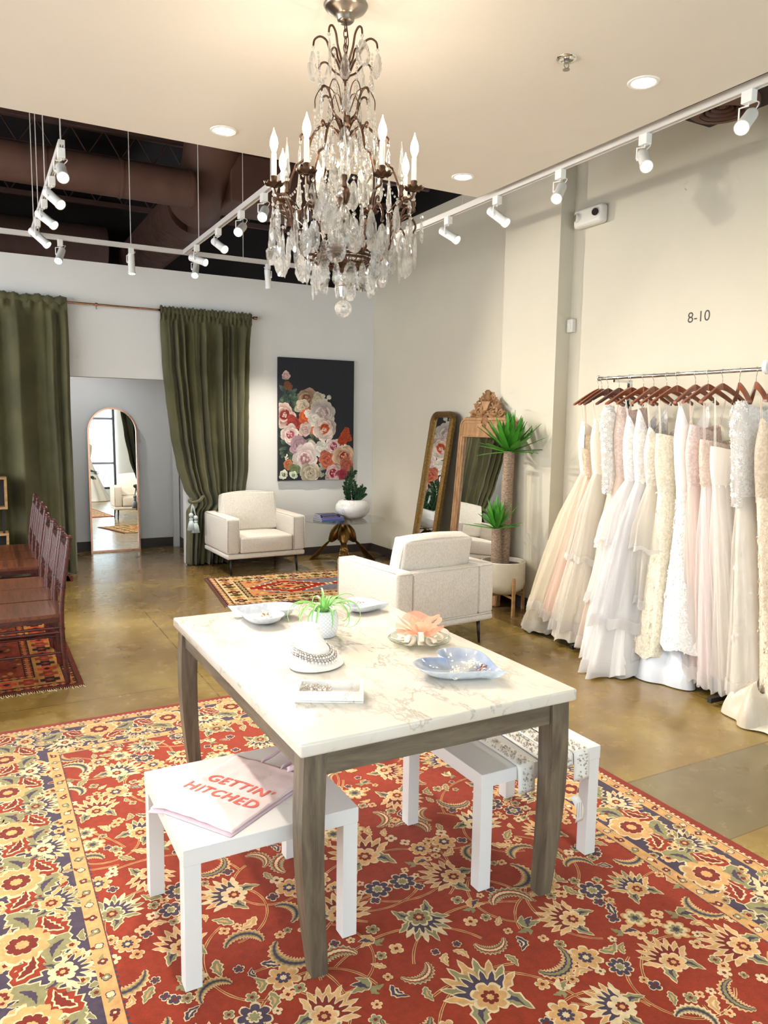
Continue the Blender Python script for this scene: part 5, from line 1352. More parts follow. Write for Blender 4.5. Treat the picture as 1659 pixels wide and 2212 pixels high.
def trinkets(t, n, R_, seed, mats, z=.012, name='hair_comb', spread=1.0):
    r = random.Random(seed)
    for q in range(n):
        cx, cy_, a0 = r.uniform(-R_, R_) * spread, r.uniform(-R_, R_) * .7, r.uniform(0, 6.28)
        b = MB()
        b.tube([(cx + .03 * cos(a0 + .4 * k), cy_ + .02 * sin(a0 + .4 * k), z + .003 * (k % 2)) for k in range(8)], .0012, 4)
        for k in range(16):
            a = r.uniform(0, 6.28); d = r.uniform(0, .035); px, py = cx + d * cos(a), cy_ + d * sin(a) * .7; pz = z + r.uniform(.002, .016)
            if k % 2: b.ball((px, py, pz), r.uniform(.0025, .005), 8, 5)
            else:
                l = r.uniform(.008, .014); aa = r.uniform(0, 6.28); b.add([(px, py, pz), (px + l * .5 * cos(aa + .5), py + l * .5 * sin(aa + .5), pz + .004), (px + l * cos(aa), py + l * sin(aa), pz + .002), (px + l * .5 * cos(aa - .5), py + l * .5 * sin(aa - .5), pz)], [(0, 1, 2, 3)])
        b.build('ornament', mats[q % len(mats)], t, smooth=False)
gh = 'heart shaped dishes on the marble table'
pearlw, rosew = M['pearl'], M['rosewire']
heart_dish('blue glazed heart dish full of hair jewellery near the right table corner', (1.523, 2.172), radians(26), .175, .042, M['ceramic_b'], M['ceramic_out'], gh)
def jewel(lab, loc, rz, n, R_, seed, mats, cat='hair jewellery', name='hair_comb', grp=None):
    t = thing(name, lab, cat, loc, rz, grp); trinkets(t, n, R_, seed, mats); return t
gj = 'bridal hair combs in the dishes and tray'
jewel('pale beaded hair comb at the back of the blue heart dish', (1.575, 2.205, TT + .002), .3, 3, .03, 1, [pearlw, pearlw, M['cream_ribbon']], grp=gj)
jewel('rose gold beaded hair vine at the front of the blue heart dish', (1.555, 2.12, TT + .002), .1, 3, .03, 2, [rosew, pearlw, rosew], grp=gj)
jewel('cream lace hair piece on the left inside the blue heart dish', (1.46, 2.15, TT + .002), 1.3, 3, .03, 3, [M['cream_ribbon'], pearlw], grp=gj)
heart_dish('white glazed heart dish on the far left of the marble table', (1.113, 3.215), radians(225), .168, .046, M['ceramic_out'], M['ceramic_out'], gh)
jewel('small gold and pearl comb in the white heart dish', (1.12, 3.17, TT + .003), .6, 2, .02, 5, [M['brass'], pearlw], grp=gj)
heart_dish('pale heart dish partly hidden behind the air plant', (1.63, 3.16), radians(60), .115, .035, M['ceramic_out'], M['ceramic_out'], gh)
jewel('white beaded hair comb in the dish behind the air plant', (1.62, 3.17, TT + .010), .6, 3, .03, 6, [pearlw, M['silver']], grp=gj)
# glass plate with ribbon and tulle flower
t = thing('glass_plate', 'round clear glass plate holding the peach tulle flower', 'plate', (1.575, 2.575, TT))
b = MB(); b.lathe([(.001, .002), (.055, .002), (.09, .008), (.128, .020), (.130, .022), (.128, .024), (.09, .012), (.055, .006), (.001, .006)], n=48, caps=False); b.build('dish', pane_mat('plate_glass', (.93, .98, .95, 1)), t, smooth=True)
t = thing('tulle_flower', 'peach tulle flower hair piece with cream ribbon loops on the glass plate', 'hair flower', (1.575, 2.575, TT + .009))
for k in range(9):
    a = k * .70 + .2; L_ = .115 + .02 * sin(k * 2.1); el = .45 + .65 * (k % 3) / 2; b = MB()
    def fp(u, v, a=a, L_=L_, el=el, k=k):
        w_ = (u - .5) * (1.2 + .2 * sin(k)); rr = L_ * v * (1 - .14 * (2 * u - 1) ** 2 + .05 * sin(u * 13 + k)); an = a + w_ * (.9 + .7 * v) * 1.1
        z = .02 + rr * sin(el) + .012 * sin(u * 9 + k) * v - .015 * v * v
        return (rr * cos(el) * cos(an), rr * cos(el) * sin(an), z)
    b.grid(fp, 14, 10); b.build('petal', M['peach'], t, smooth=True)
for k in range(12):
    a = k * .53; b = MB(); vs = []; rad = .022 + .006 * (k % 3); d = .072 + .012 * (k % 2); n = 16
    for i in range(n + 1):
        th = 2 * pi * i / n * .9; px = d + rad * cos(th) * 1.2; pz = .014 + rad * .75 + rad * .75 * sin(th)
        for w_ in (-.011, .011): vs.append((px * cos(a) - w_ * sin(a), px * sin(a) + w_ * cos(a), pz - .012 if k % 2 else pz - .010))
    b.add([(x, y, max(z, .004)) for x, y, z in vs], [(2 * i, 2 * i + 1, 2 * i + 3, 2 * i + 2) for i in range(n)]); b.build('ribbon_loop', M['cream_ribbon'], t, smooth=True, solid=.0008)
b = MB()
for k in range(7): b.ball((.008 * cos(k), .008 * sin(k), .03), .004, 8, 6)
b.build('centre', M['rosewire'], t, smooth=True)
# air plant in patterned pot
t = thing('air_plant', 'green air plant in a small white diamond patterned pot', 'plant', (1.262, 2.835, TT))
pm = None
def pot_mat():
    m, nt, bs = new_mat('pot_pattern'); N, L = nt.nodes, nt.links
    tc = N.new('ShaderNodeTexCoord'); mp = N.new('ShaderNodeMapping'); L.new(tc.outputs['UV'], mp.inputs[0]); mp.inputs['Scale'].default_value = (1, 1, 1)
    w = []
    for rot in (0.785, -0.785):
        mq = N.new('ShaderNodeMapping'); L.new(tc.outputs['Object'], mq.inputs[0]); w.append(mq)
    a = N.new('ShaderNodeAttribute'); a.attribute_name = 'Col'; L.new(a.outputs['Color'], bs.inputs['Base Color']); bs.inputs['Roughness'].default_value = .35
    return m
b = MB(); prof = [(.042, 0), (.050, .004), (.058, .03), (.0615, .06), (.060, .085), (.054, .108), (.050, .113)]
def prr(z): return interp([(zz, r_) for r_, zz in prof], z)
b.col = srgb('#e6e9ee'); b.lathe([(.001, 0)] + prof + [(.046, .113), (.044, .10), (.04, .085)], n=48, caps=False)
gray = srgb('#aeb4c0'); nk = 22
for row in range(13):
    for k in range(nk):
        z = .010 + row * .0078; a = 2 * pi * (k + .5 * (row % 2)) / nk; r_ = prr(z) + .0003; da = .055
        def Q(da_, dz): return ((prr(z + dz) + .0003) * cos(a + da_), (prr(z + dz) + .0003) * sin(a + da_), z + dz)
        for sx, sz in ((1, 1), (-1, 1), (1, -1), (-1, -1)):
            o1, o2 = .018 * sx, .0008 * sz
            b.add([Q(o1, o2), Q(o1 + .05 * sx, .0010 * sz), Q(o1 + .035 * sx, .0026 * sz), Q(.012 * sx, .0034 * sz)], [(0, 1, 2, 3)], gray)
b.build('pot', pot_mat(), t, smooth=True, colors=True)
b = MB(); b.lathe([(.001, .094), (.043, .092)], n=24, caps=False); b.build('soil', M['soil'], t)
r = random.Random(4)
leaves = [(a, .10 + .05 * r.random(), r.uniform(.55, 1.25)) for a in [i * 2.39996 for i in range(20)]] + [(3.6, .20, .75), (4.05, .17, .7), (5.2, .17, .8), (.2, .19, .8), (-.35, .23, .75), (2.9, .19, .8), (3.9, .15, .9), (4.6, .15, .75)]
for i, (a, L_, el) in enumerate(leaves):
    b = MB(); m = 14; vs = []; p = Vector((.010 * cos(a), .010 * sin(a), .095)); ang = el + .35; ds = L_ * 1.25 / m; d2 = Vector((cos(a), sin(a), 0)); sd = Vector((-sin(a), cos(a), 0))
    curl = (2.2 if L_ > .14 else 1.2) + r.uniform(-.3, .3)
    for j in range(m + 1):
        f = j / m; w_ = .0085 * (1 - f) ** .8 + .0004; dirv = d2 * cos(ang) + Vector((0, 0, 1)) * sin(ang); nn = dirv.cross(sd)
        vs += [tuple(p - sd * w_ + nn * .002), tuple(p - nn * w_ * .35), tuple(p + sd * w_ + nn * .002)]; p = p + dirv * ds; ang -= curl * ds / L_ * (1 + f)
        if p.z < .006: p.z = .006
    b.add(vs, [(j * 3 + k, j * 3 + k + 1, j * 3 + k + 4, j * 3 + k + 3) for j in range(m) for k in (0, 1)]); b.build('leaf', M['leafa'], t, smooth=True)
# necklace bust
t = thing('necklace_bust', 'white oval jewellery display bust on the marble table', 'display bust', (1.075, 2.515, TT), radians(22))
b = MB()
def bust(u, v):
    a = u * 2 * pi
    tab = [(0, (0, -.02, .0, .108, .088)), (.06, (0, -.02, .006, .112, .092)), (.16, (0, -.015, .018, .106, .088)), (.35, (0, .002, .045, .078, .066)), (.55, (0, .016, .075, .060, .053)), (.75, (.0, .024, .105, .050, .046)), (.9, (0, .028, .128, .050, .046)), (.96, (0, .028, .134, .047, .043)), (1.0, (0, .028, .135, .001, .001))]
    for (v0, A), (v1, B_) in zip(tab, tab[1:]):
        if v <= v1: f = (v - v0) / (v1 - v0); q = [A[k] + (B_[k] - A[k]) * f for k in range(5)]; break
    x = q[0] + q[3] * cos(a); y = q[1] + q[4] * sin(a); return (x, y, q[2] + .18 * y * min(1, v * 8) * .5 + .004)
b.grid(bust, 48, 50, closed=True); b.build('bust', M['ceramic_w'], t, smooth=True)
t = thing('pearl_necklace', 'multi strand pearl and crystal necklace draped on the white bust', 'necklace', (1.075, 2.515, TT), radians(22)); r = random.Random(9)
for s_ in range(4):
    b = MB(); n = 46
    for k in range(n):
        a = 2 * pi * k / n; vv = .44 - .045 * s_ - .09 * max(0, -sin(a)) ** 1.5; x, y, z = bust(a / (2 * pi), vv); rr = .0042 + .0012 * (k % 2); f = 1.05
        b.ball((x * f, (y - .0) + .003 * sin(a), z + .004 + r.uniform(0, .002)), rr, 8, 6)
    b.build('strand', M['pearl'] if s_ % 2 else M['silver'], t, smooth=True)
# marble tray
t = thing('marble_tray', 'small rectangular marble tray near the front of the table', 'tray', (.868, 2.178, TT), atan2(2.072 - 2.176, 1.064 - .871))
w_, d_, h_ = .222, .118, .036
b = MB(); b.rbox(0, w_, 0, d_, 0, .010, .002, 2); 
for q in ((0, w_, 0, .011), (0, w_, d_ - .011, d_), (0, .014, .011, d_ - .011), (w_ - .014, w_, .011, d_ - .011)): b.rbox(q[0], q[1], q[2], q[3], .004, h_, .0015, 1)
b.build('tray', M['marble_s'], t)
t2 = jewel('silver flower hair comb lying in the marble tray', (.945, 2.195, TT + .006), -.45, 5, .035, 12, [M['silver'], pearlw], grp=gj)
r = random.Random(3)
for k in range(3):
    b = MB(); cx = -.04 + .04 * k; cz = .025 + .008 * (k == 1)
    for i in range(7):
        a = i * 2 * pi / 7; l = .018; b.add([(cx, 0, cz), (cx + l * .6 * cos(a + .35), l * .6 * sin(a + .35), cz + .006), (cx + l * cos(a), l * sin(a), cz + .003), (cx + l * .6 * cos(a - .35), l * .6 * sin(a - .35), cz + .006)], [(0, 1, 2, 3)])
    b.ball((cx, 0, cz + .004), .004, 8, 6); b.build('wire_flower', M['silver'], t2)
# ================================================================== chandelier
CX, CY = 1.37, 2.90
va = atan2(CY, CX)      # direction from the viewer
ch = thing('chandelier', 'large bronze candle chandelier hung with clear crystals above the marble table', 'chandelier', (CX, CY, 0))
def CP(a, r, z): return (r * cos(a), r * sin(a), z)
b = MB(); b.lathe([(.085, 3.30), (.088, 3.296), (.080, 3.285), (.070, 3.280), (.045, 3.262), (.036, 3.255), (.033, 3.242), (.026, 3.236), (.001, 3.234)], n=40, caps=False); b.build('canopy', M['nickel'], ch, smooth=True)
b = MB(); z = 3.234; k = 0
while z > 3.085:
    L_ = .036; pts = []
    for i in range(17):
        a = 2 * pi * i / 16; u, w_ = .008 * cos(a), (L_ / 2) * sin(a); pts.append((u, 0, z - L_ / 2 + w_ + .004) if k % 2 else (0, u, z - L_ / 2 + w_ + .004))
    b.tube(pts, .0022, 6, caps=False); z -= L_ * .74; k += 1
b.build('chain', M['bronze'], ch, smooth=True)
b = MB(); b.tube(spline([(.004, 0, 3.23), (.015, .005, 3.17), (.004, -.004, 3.12), (.0, 0, 3.07)], 5), .0022, 6); b.build('cord', M['bronze'], ch, smooth=True)
b = MB(); b.lathe([(.001, 3.075), (.012, 3.072), (.022, 3.06), (.018, 3.045), (.021, 3.035), (.014, 3.025), (.010, 3.02)], n=20, caps=False)
b.lathe([(.006, 3.02), (.006, 2.33)], n=12); b.lathe([(.008, 2.86), (.020, 2.85), (.024, 2.835), (.012, 2.82), (.008, 2.81)], n=20, caps=False)
b.lathe([(.008, 2.62), (.022, 2.60), (.026, 2.58), (.016, 2.55), (.008, 2.54)], n=20, caps=False); b.build('stem', M['bronze'], ch, smooth=True, angle=50)
for prof in ([(.010, 3.015), (.016, 3.005), (.014, 2.96), (.018, 2.92), (.012, 2.90)], [(.012, 2.80), (.022, 2.77), (.018, 2.70), (.026, 2.66), (.014, 2.63)], [(.014, 2.53), (.03, 2.50), (.034, 2.45), (.018, 2.40), (.024, 2.37)]):
    b = MB(); b.lathe(prof, n=14, caps=False); b.build('glass_column', M['crystal'], ch)
hooks = []
# crown arms
for k in range(6):
    a = va + radians(30 + 60 * k)
    b = MB(); b.tube(spline([CP(a, .018, 3.05), CP(a, .035, 3.09), CP(a, .06, 3.125), CP(a, .075, 3.165), CP(a, .10, 3.180), CP(a, .122, 3.168), CP(a, .128, 3.145)], 5), .0048, 7, .004); b.build('crown_arm', M['bronze'], ch, smooth=True)
    hooks.append((a, .128, 3.145, 'L'))
    a2 = a + radians(30)
    if k % 2 == 0:
        b = MB(); b.tube(spline([CP(a2, .018, 3.04), CP(a2, .05, 3.06), CP(a2, .085, 3.10), CP(a2, .112, 3.105), CP(a2, .125, 3.085)], 5), .0042, 7); b.build('crown_arm', M['bronze'], ch, smooth=True); hooks.append((a2, .125, 3.085, 'M'))
# second tier
for k in range(6):
    a = va + radians(60 * k)
    b = MB(); b.tube(spline([CP(a, .014, 2.86), CP(a, .05, 2.885), CP(a, .062, 2.93), CP(a, .08, 2.97), CP(a, .10, 2.975), CP(a, .108, 2.955)], 5), .0045, 7); b.build('upper_arm', M['bronze'], ch, smooth=True); hooks.append((a, .108, 2.955, 'S'))
    a += radians(30)
    b = MB(); b.tube(spline([CP(a, .02, 2.90), CP(a, .05, 2.98), CP(a, .09, 2.99), CP(a, .118, 2.95), CP(a, .12, 2.91)], 5), .0022, 5); b.build('wire_hook', M['bronze'], ch, smooth=True); hooks.append((a, .12, 2.91, 'S'))
# shoulder arms: S curves from the stem out and down to the rim
for k in range(6):
    a = va + radians(30 + 60 * k)
    b = MB()
    b.tube(spline([CP(a, .012, 2.79), CP(a, .04, 2.83), CP(a, .075, 2.85), CP(a, .11, 2.83), CP(a, .135, 2.79), CP(a, .15, 2.74), CP(a, .165, 2.71), CP(a, .195, 2.69)], 5), .006, 7, .005)
    b.tube(spline([CP(a, .135, 2.79), CP(a, .165, 2.81), CP(a, .178, 2.80), CP(a, .176, 2.785)], 4), .004, 6)
    b.tube(spline([CP(a, .195, 2.69), CP(a, .22, 2.62), CP(a, .225, 2.55), CP(a, .20, 2.50)], 4), .0045, 6)
    b.build('shoulder_arm', M['bronze'], ch, smooth=True); hooks += [(a, .178, 2.785, 'M'), (a, .11, 2.825, 'S'), (a + .5, .09, 2.83, 'L'), (a + .25, .15, 2.70, 'L')]
# basket ring
b = MB()
for r_, z in ((.125, 2.33), (.13, 2.345), (.118, 2.318), (.09, 2.303)): b.tube([CP(2 * pi * i / 40, r_, z) for i in range(41)], .0055, 6, caps=False)
for k in range(24): a = k * pi / 12; b.tube([CP(a, .13, 2.35), CP(a, .118, 2.31), CP(a, .07, 2.29), CP(a, .02, 2.285)], .003, 5)
b.lathe([(.001, 2.27), (.03, 2.275), (.045, 2.295), (.02, 2.32), (.01, 2.34)], n=20, caps=False); b.build('basket', M['bronze'], ch, smooth=True)
# eight candle arms
angs = [29, 72, 117, 157, -157, -117, -72, -29]
for k, dg in enumerate(angs):
    a = va + pi + radians(dg); RC = .29
    b = MB()
    b.tube(spline([CP(a, .115, 2.335), CP(a, .165, 2.335), CP(a, .20, 2.375), CP(a, .215, 2.43), CP(a, .235, 2.47), CP(a, .262, 2.485), CP(a, .285, 2.47), CP(a, .30, 2.44), CP(a, .29, 2.415)], 5), .0058, 8, .0045)
    b.tube(spline([CP(a, .215, 2.43), CP(a, .225, 2.50), CP(a, .25, 2.545), CP(a, .28, 2.55), CP(a, .29, 2.575)], 5), .0056, 8, .005)
    b.tube(spline([CP(a, .235, 2.47), CP(a, .25, 2.51), CP(a, .268, 2.51), CP(a, .268, 2.495)], 4), .0045, 6)
    b.tube(spline([CP(a, .20, 2.375), CP(a, .19, 2.42), CP(a, .17, 2.425)], 4), .0045, 6); b.build('arm', M['bronze'], ch, smooth=True)
    b = MB(); n = 36; prof = [(.008, -.012), (.016, -.006), (.034, -.002), (.040, .004), (.036, .005), (.016, .001), (.001, .001)]
    vs = []; 
    for r_, zz in prof:
        for i in range(n): th = 2 * pi * i / n; rr = r_ * (1 + (.07 * cos(10 * th) if r_ > .03 else 0)); vs.append((rr * cos(th) + RC * cos(a), rr * sin(th) + RC * sin(a), 2.585 + zz + (.004 * cos(10 * th) if r_ > .03 else 0)))
    b.add(vs, [(i * n + k2, i * n + (k2 + 1) % n, (i + 1) * n + (k2 + 1) % n, (i + 1) * n + k2) for i in range(len(prof) - 1) for k2 in range(n)]); b.build('drip_pan', M['bronze'], ch, smooth=True)
    b = MB(); b.lathe([(.0115, 2.575), (.014, 2.585), (.0125, 2.60), (.0145, 2.612), (.012, 2.616)], CP(a, RC, 0), 16, caps=False); b.build('candle_cup', M['bronze'], ch, smooth=True)
    b = MB(); b.lathe([(.0105, 2.612), (.0105, 2.70), (.009, 2.703), (.001, 2.703)], CP(a, RC, 0), 16, caps=False); cd = b.build('candle', M['candle'], ch, smooth=True, angle=40)
    b = MB(); b.lathe([(.0065, 2.703), (.010, 2.712), (.0155, 2.728), (.0165, 2.742), (.013, 2.760), (.007, 2.775), (.003, 2.787), (.0008, 2.797)], CP(a, RC, 0), 14, caps=False); b.build('bulb', M['bulb'], cd, smooth=True)
    d = bpy.data.lights.new('candle_glow', 'POINT'); d.energy = 1.1; d.color = (1, .82, .62); d.shadow_soft_size = .016
    o = bpy.data.objects.new('candle_glow', d); COL.objects.link(o); o.parent = ch; o.location = CP(a, RC, 2.81)
    hooks += [(a, .30, 2.425, 'B'), (a - .16, .295, 2.47, 'L'), (a + .2, .315, 2.50, 'M'), (a + .38, .25, 2.40, 'B'), (a + .12, .20, 2.38, 'L')]
    hooks += [(a + .05, .268, 2.57, 'S')] if k % 2 else [(a + .3, .17, 2.34, 'L')]
# glass spires
for k, (a, r_, z0, h_) in enumerate([(va + pi + radians(q), .285, 2.56, .17) for q in (50, 95, 137, 180, -137, -95, -50, 0)] + [(va + pi + .25, .045, 2.86, .14), (va + pi - .2, .075, 2.54, .16), (va + pi + 1.3, .12, 2.70, .13)]):
    b = MB(); x, y, _ = CP(a, r_, 0)
    b.lathe([(.006, z0 - .035), (.011, z0 - .03), (.008, z0 - .015), (.012, z0 - .005), (.011, z0 + .008)], (x, y, 0), 12, caps=False); b.tube([CP(a, r_, z0 - .035), CP(a, r_ * .8, z0 - .08)], .003, 6)
    s_ = b.build('spire_cup', M['bronze'], ch, smooth=True)
    b = MB(); b.lathe([(.004, z0 + .008), (.012, z0 + .018), (.008, z0 + .028), (.0145, z0 + .045), (.001, z0 + h_)], (x, y, 0), 6, caps=False); b.build('spire', M['crystal'], s_)
# crystals: four cuts, each a faceted flat drop under a bead
def pendant_mesh(kind, L_, w_):
    b = MB(); b.lathe([(.0001, -.0), (.0065, -.006), (.0065, -.010), (.0001, -.016)], n=8, caps=False)
    n = 28; out = []
    for i in range(n):
        a = 2 * pi * i / n; c_, s_ = cos(a), sin(a)
        if kind == 0: x = w_ * s_ * (1 + .10 * cos(9 * a)) * (.55 + .45 * (1 - c_) / 2 + .25 * max(0, -c_)); z = -L_ / 2 + L_ / 2 * c_        # pear
        elif kind == 1:                                                                                                     # kite / shield
            x = w_ * (abs(s_) ** .8) * (1 if s_ > 0 else -1) * (1.0 if c_ < .2 else .62 + .1 * cos(12 * a)); z = -L_ * .52 + L_ * .5 * (abs(c_) ** 1.2) * (1 if c_ > 0 else -1)
        elif kind == 2: x = w_ * .42 * s_ * (1 + .12 * cos(10 * a)); z = -L_ / 2 + L_ / 2 * c_                                 # slim drop
        else: x = w_ * s_ * (1 + .07 * cos(12 * a)) * (1 - .25 * c_); z = -L_ / 2 + L_ / 2 * c_ * (1 + .05 * cos(12 * a))      # broad leaf
        out.append((x, z - .018))
    cz = -L_ * .6 - .018; T = .0065 if kind != 2 else .004
    vs = []
    for k, y in ((1.0, 0.0), (.62, T), (.0, T * 1.05), (.62, -T), (.0, -T * 1.05)):
        for x, z in out: vs.append((x * k, y, cz + (z - cz) * k))
    fs = []
    for i in range(n):
        j = (i + 1) % n
        fs += [(i, j, n + j, n + i), (n + i, n + j, 2 * n + i), (j, i, 3 * n + i, 3 * n + j), (3 * n + j, 3 * n + i, 4 * n + i)]
    b.add(vs, fs); return b
PR = {}
for q, spec in {'B': [(3, .125, .038), (0, .135, .036), (1, .13, .039)], 'L': [(0, .12, .029), (1, .115, .031), (2, .14, .028), (3, .10, .029)], 'M': [(0, .095, .023), (2, .11, .024), (3, .085, .023)], 'S': [(2, .09, .021), (0, .08, .018)]}.items():
    PR[q] = [pendant_mesh(*s_) for s_ in spec]
cnt = 0; r = random.Random(21); made = {}
def hang(q, a, r_, z, name='crystal_pendant'):
    global cnt
    i = r.randrange(len(PR[q])); key = (q, i)
    if key not in made: o = PR[q][i].build(name, M['crystal'], ch, recalc=True); made[key] = o
    else: o = made[key].copy(); COL.objects.link(o); o.parent = ch
    o.location = CP(a, r_, z); o.rotation_euler = (r.uniform(-.06, .06), r.uniform(-.06, .06), a + pi / 2 + r.uniform(-.7, .7)); cnt += 1
extra = []
for a, r_, z, q in hooks:
    if cnt < 97: hang(q, a, r_, z)
    else: extra.append((a, r_, z, q))
# bottom fringe under the basket and beaded garlands
for k in range(14): extra.append((k * 2 * pi / 14, .125, 2.315, 'LM'[k % 2]))
for k in range(44): extra.append((k * 2.39996, .05 + .12 * ((k * .37) % 1), 2.44 + .40 * ((k * .61) % 1), 'LMLS'[k % 4]))
for k in range(24): extra.append((k * 2.39996 + .4, .21 + .10 * ((k * .53) % 1), 2.42 + .12 * ((k * .31) % 1), 'BL'[k % 2]))
b = MB()
for a, r_, z, q in extra:
    p = PR[q][r.randrange(len(PR[q]))]; Mx = Matrix.Translation(CP(a, r_, z)) @ Matrix.Rotation(a + pi / 2 + r.uniform(-.6, .6), 4, 'Z')
    b.add([tuple(Mx @ Vector(v)) for v in p.v], p.f)
for k in range(8):      # beads strung from crown to shoulders and shoulders to rim
    a = va + radians(22 + 45 * k)
    for (r0, z0, r1, z1, sag) in ((.10, 2.93, .15, 2.72, .02), (.15, 2.70, .27, 2.53, .05), (.115, 3.10, .10, 2.93, .01)):
        for i in range(14):
            f = i / 13; b.lathe([(.0001, .0065), (.0055, 0), (.0001, -.0065)], CP(a + .1 * f, r0 + (r1 - r0) * f, z0 + (z1 - z0) * f - sag * sin(pi * f)), 6, caps=False)
o = b.build('crystal_strands', M['crystal'], ch, recalc=True); o['kind'] = 'stuff'
b = MB(); b.lathe([(.0001, 2.275), (.018, 2.262), (.012, 2.24), (.0001, 2.232)], n=10, caps=False); b.lathe([(.0001, 2.232), (.02, 2.215), (.014, 2.175), (.001, 2.165)], n=8, caps=False); b.build('drop_finial', M['crystal'], ch)
bm = bmesh.new(); bmesh.ops.create_icosphere(bm, subdivisions=2, radius=.0365); bmesh.ops.translate(bm, vec=(0, 0, 2.128), verts=bm.verts); me = bpy.data.meshes.new('crystal_ball'); bm.to_mesh(me); bm.free(); me.materials.append(M['crystal'])
o = bpy.data.objects.new('crystal_ball', me); COL.objects.link(o); o.parent = ch

# ================================================================== clothes rail
RX_, RZ_ = 4.12, 2.01
t = thing('clothes_rail', 'chrome clothes rail carrying the bridal gowns along the cream wall', 'clothes rail', (RX_, 0, 0))
b = MB(); b.tube([(0, 1.2, RZ_), (0, 4.24, RZ_)], .0125, 14); b.tube([(0, 4.24, RZ_), (0, 4.25, RZ_)], .02, 14); b.ball((0, 4.255, RZ_ + .01), .016, 10, 6); b.build('rod', M['chrome'], t, smooth=True, angle=40)
for y in (4.10, 2.90, 1.4):
    b = MB(); x = .16; b.box(x - .014, x + .014, y - .014, y + .014, 0, 2.0 if y < 4 else 2.0); b.build('upright', M['chrome'], t)
    b = MB(); b.box(0.0, x, y - .008, y + .008, RZ_ - .03, RZ_ - .012); b.build('bracket', M['chrome'], t)
    b = MB(); b.box(-.30, .30, y - .014, y + .014, .02, .05); b.build('foot', M['black'], t)
b = MB(); b.tube([(.16, 1.4, .06), (.16, 4.1, .06)], .012, 10); b.build('lower_bar', M['black'], t)
b = MB(); b.lathe([(.012, -.014), (.04, -.014), (.043, -.01), (.043, .01), (.04, .014), (.012, .014)], (0, 2.885, RZ_ + .012), 28, ax=(0, 1, 0), caps=False); b.build('rail_divider', M['whitem'], t, smooth=True, angle=40)

# ================================================================== hangers and gowns
IV, WH, BL, CH_, PK = '#e8dfd0', '#ebe9e7', '#ead3c3', '#dcc6ae', '#e2ccc5'
GM = {}
def fab(c, rough=.7, lace=False):
    k = (c, lace)
    if k in GM: return GM[k]
    m, nt, bs = new_mat(('lace_' if lace else 'fabric_') + c[1:]); N, L = nt.nodes, nt.links
    tc = N.new('ShaderNodeTexCoord'); base = srgb(c)
    bs.inputs['Roughness'].default_value = rough; bs.inputs['Sheen Weight'].default_value = .2
    if lace:
        v = N.new('ShaderNodeTexVoronoi'); v.feature = 'DISTANCE_TO_EDGE'; v.inputs['Scale'].default_value = 55; n = N.new('ShaderNodeTexNoise'); n.inputs['Scale'].default_value = 62; n.inputs['Detail'].default_value = 5
        L.new(tc.outputs['Object'], v.inputs['Vector']); L.new(tc.outputs['Object'], n.inputs['Vector'])
        r_ = N.new('ShaderNodeValToRGB'); r_.color_ramp.elements[0].position = .44; r_.color_ramp.elements[1].position = .56
        r_.color_ramp.elements[0].color = tuple(x * .86 for x in base[:3]) + (1,); r_.color_ramp.elements[1].color = tuple(min(1, x * 1.04) for x in base[:3]) + (1,)
        L.new(n.outputs[0], r_.inputs[0]); L.new(r_.outputs[0], bs.inputs['Base Color'])
        bp = N.new('ShaderNodeBump'); bp.inputs['Strength'].default_value = .7; bp.inputs['Distance'].default_value = .006
        ad = N.new('ShaderNodeMath'); ad.operation = 'ADD'; L.new(n.outputs[0], ad.inputs[0]); L.new(v.outputs[0], ad.inputs[1]); L.new(ad.outputs[0], bp.inputs['Height']); L.new(bp.outputs[0], bs.inputs['Normal'])
    else:
        bs.inputs['Base Color'].default_value = base
        n = N.new('ShaderNodeTexNoise'); n.inputs['Scale'].default_value = 9; mp = N.new('ShaderNodeMapping'); mp.inputs['Scale'].default_value = (3, 3, .4); L.new(tc.outputs['Object'], mp.inputs[0]); L.new(mp.outputs[0], n.inputs['Vector'])
        bp = N.new('ShaderNodeBump'); bp.inputs['Strength'].default_value = .25; bp.inputs['Distance'].default_value = .02; L.new(n.outputs[0], bp.inputs['Height']); L.new(bp.outputs[0], bs.inputs['Normal'])
    GM[k] = m; return m
TU = {}
def tulle(c, op=.42):
    k = (c, op)
    if k not in TU: TU[k] = sheer('tulle_' + c[1:], c, op)
    return TU[k]
def hanger(y, rz, lab, dark=False):
    t = thing('wooden_hanger', lab, 'hanger', (RX_, y, RZ_), rz, 'wooden hangers on the clothes rail')
    m = M['hang_d'] if dark else M['hang']
    b = MB()
    # hook over the rod (profile in local x-z plane, rod along y)
    pts = [(.0165 * cos(radians(a)), 0, .0165 * sin(radians(a))) for a in range(-20, 200, 20)] + [(-.016, 0, -.012), (-.004, 0, -.03), (0, 0, -.045), (0, 0, -.085)]
    b.tube(pts, .0019, 6); b.build('hook', M['chrome'], t, smooth=True)
    for s in (-1, 1):
        b = MB(); n = 12; vs = []
        for i in range(n + 1):
            f = i / n; x = s * (.005 + .21 * f); zt = -.072 - .115 * f ** 1.15 - .012 * sin(pi * f) * 0; th = .030 * (1 - .45 * f) + (.012 * (1 - f) ** 3); yy = .006 + .007 * f; bow = -.018 * sin(f * 1.5)
            if f > .86: th *= .8
            vs += [(x, bow - yy, zt), (x, bow + yy, zt), (x, bow + yy, zt - th), (x, bow - yy, zt - th)]
        fs = [(i * 4 + q, i * 4 + (q + 1) % 4, (i + 1) * 4 + (q + 1) % 4, (i + 1) * 4 + q) for i in range(n) for q in range(4)] + [(3, 2, 1, 0), (n * 4, n * 4 + 1, n * 4 + 2, n * 4 + 3)]
        b.add(vs, fs); b.build('shoulder', m, t, recalc=True)
    return t
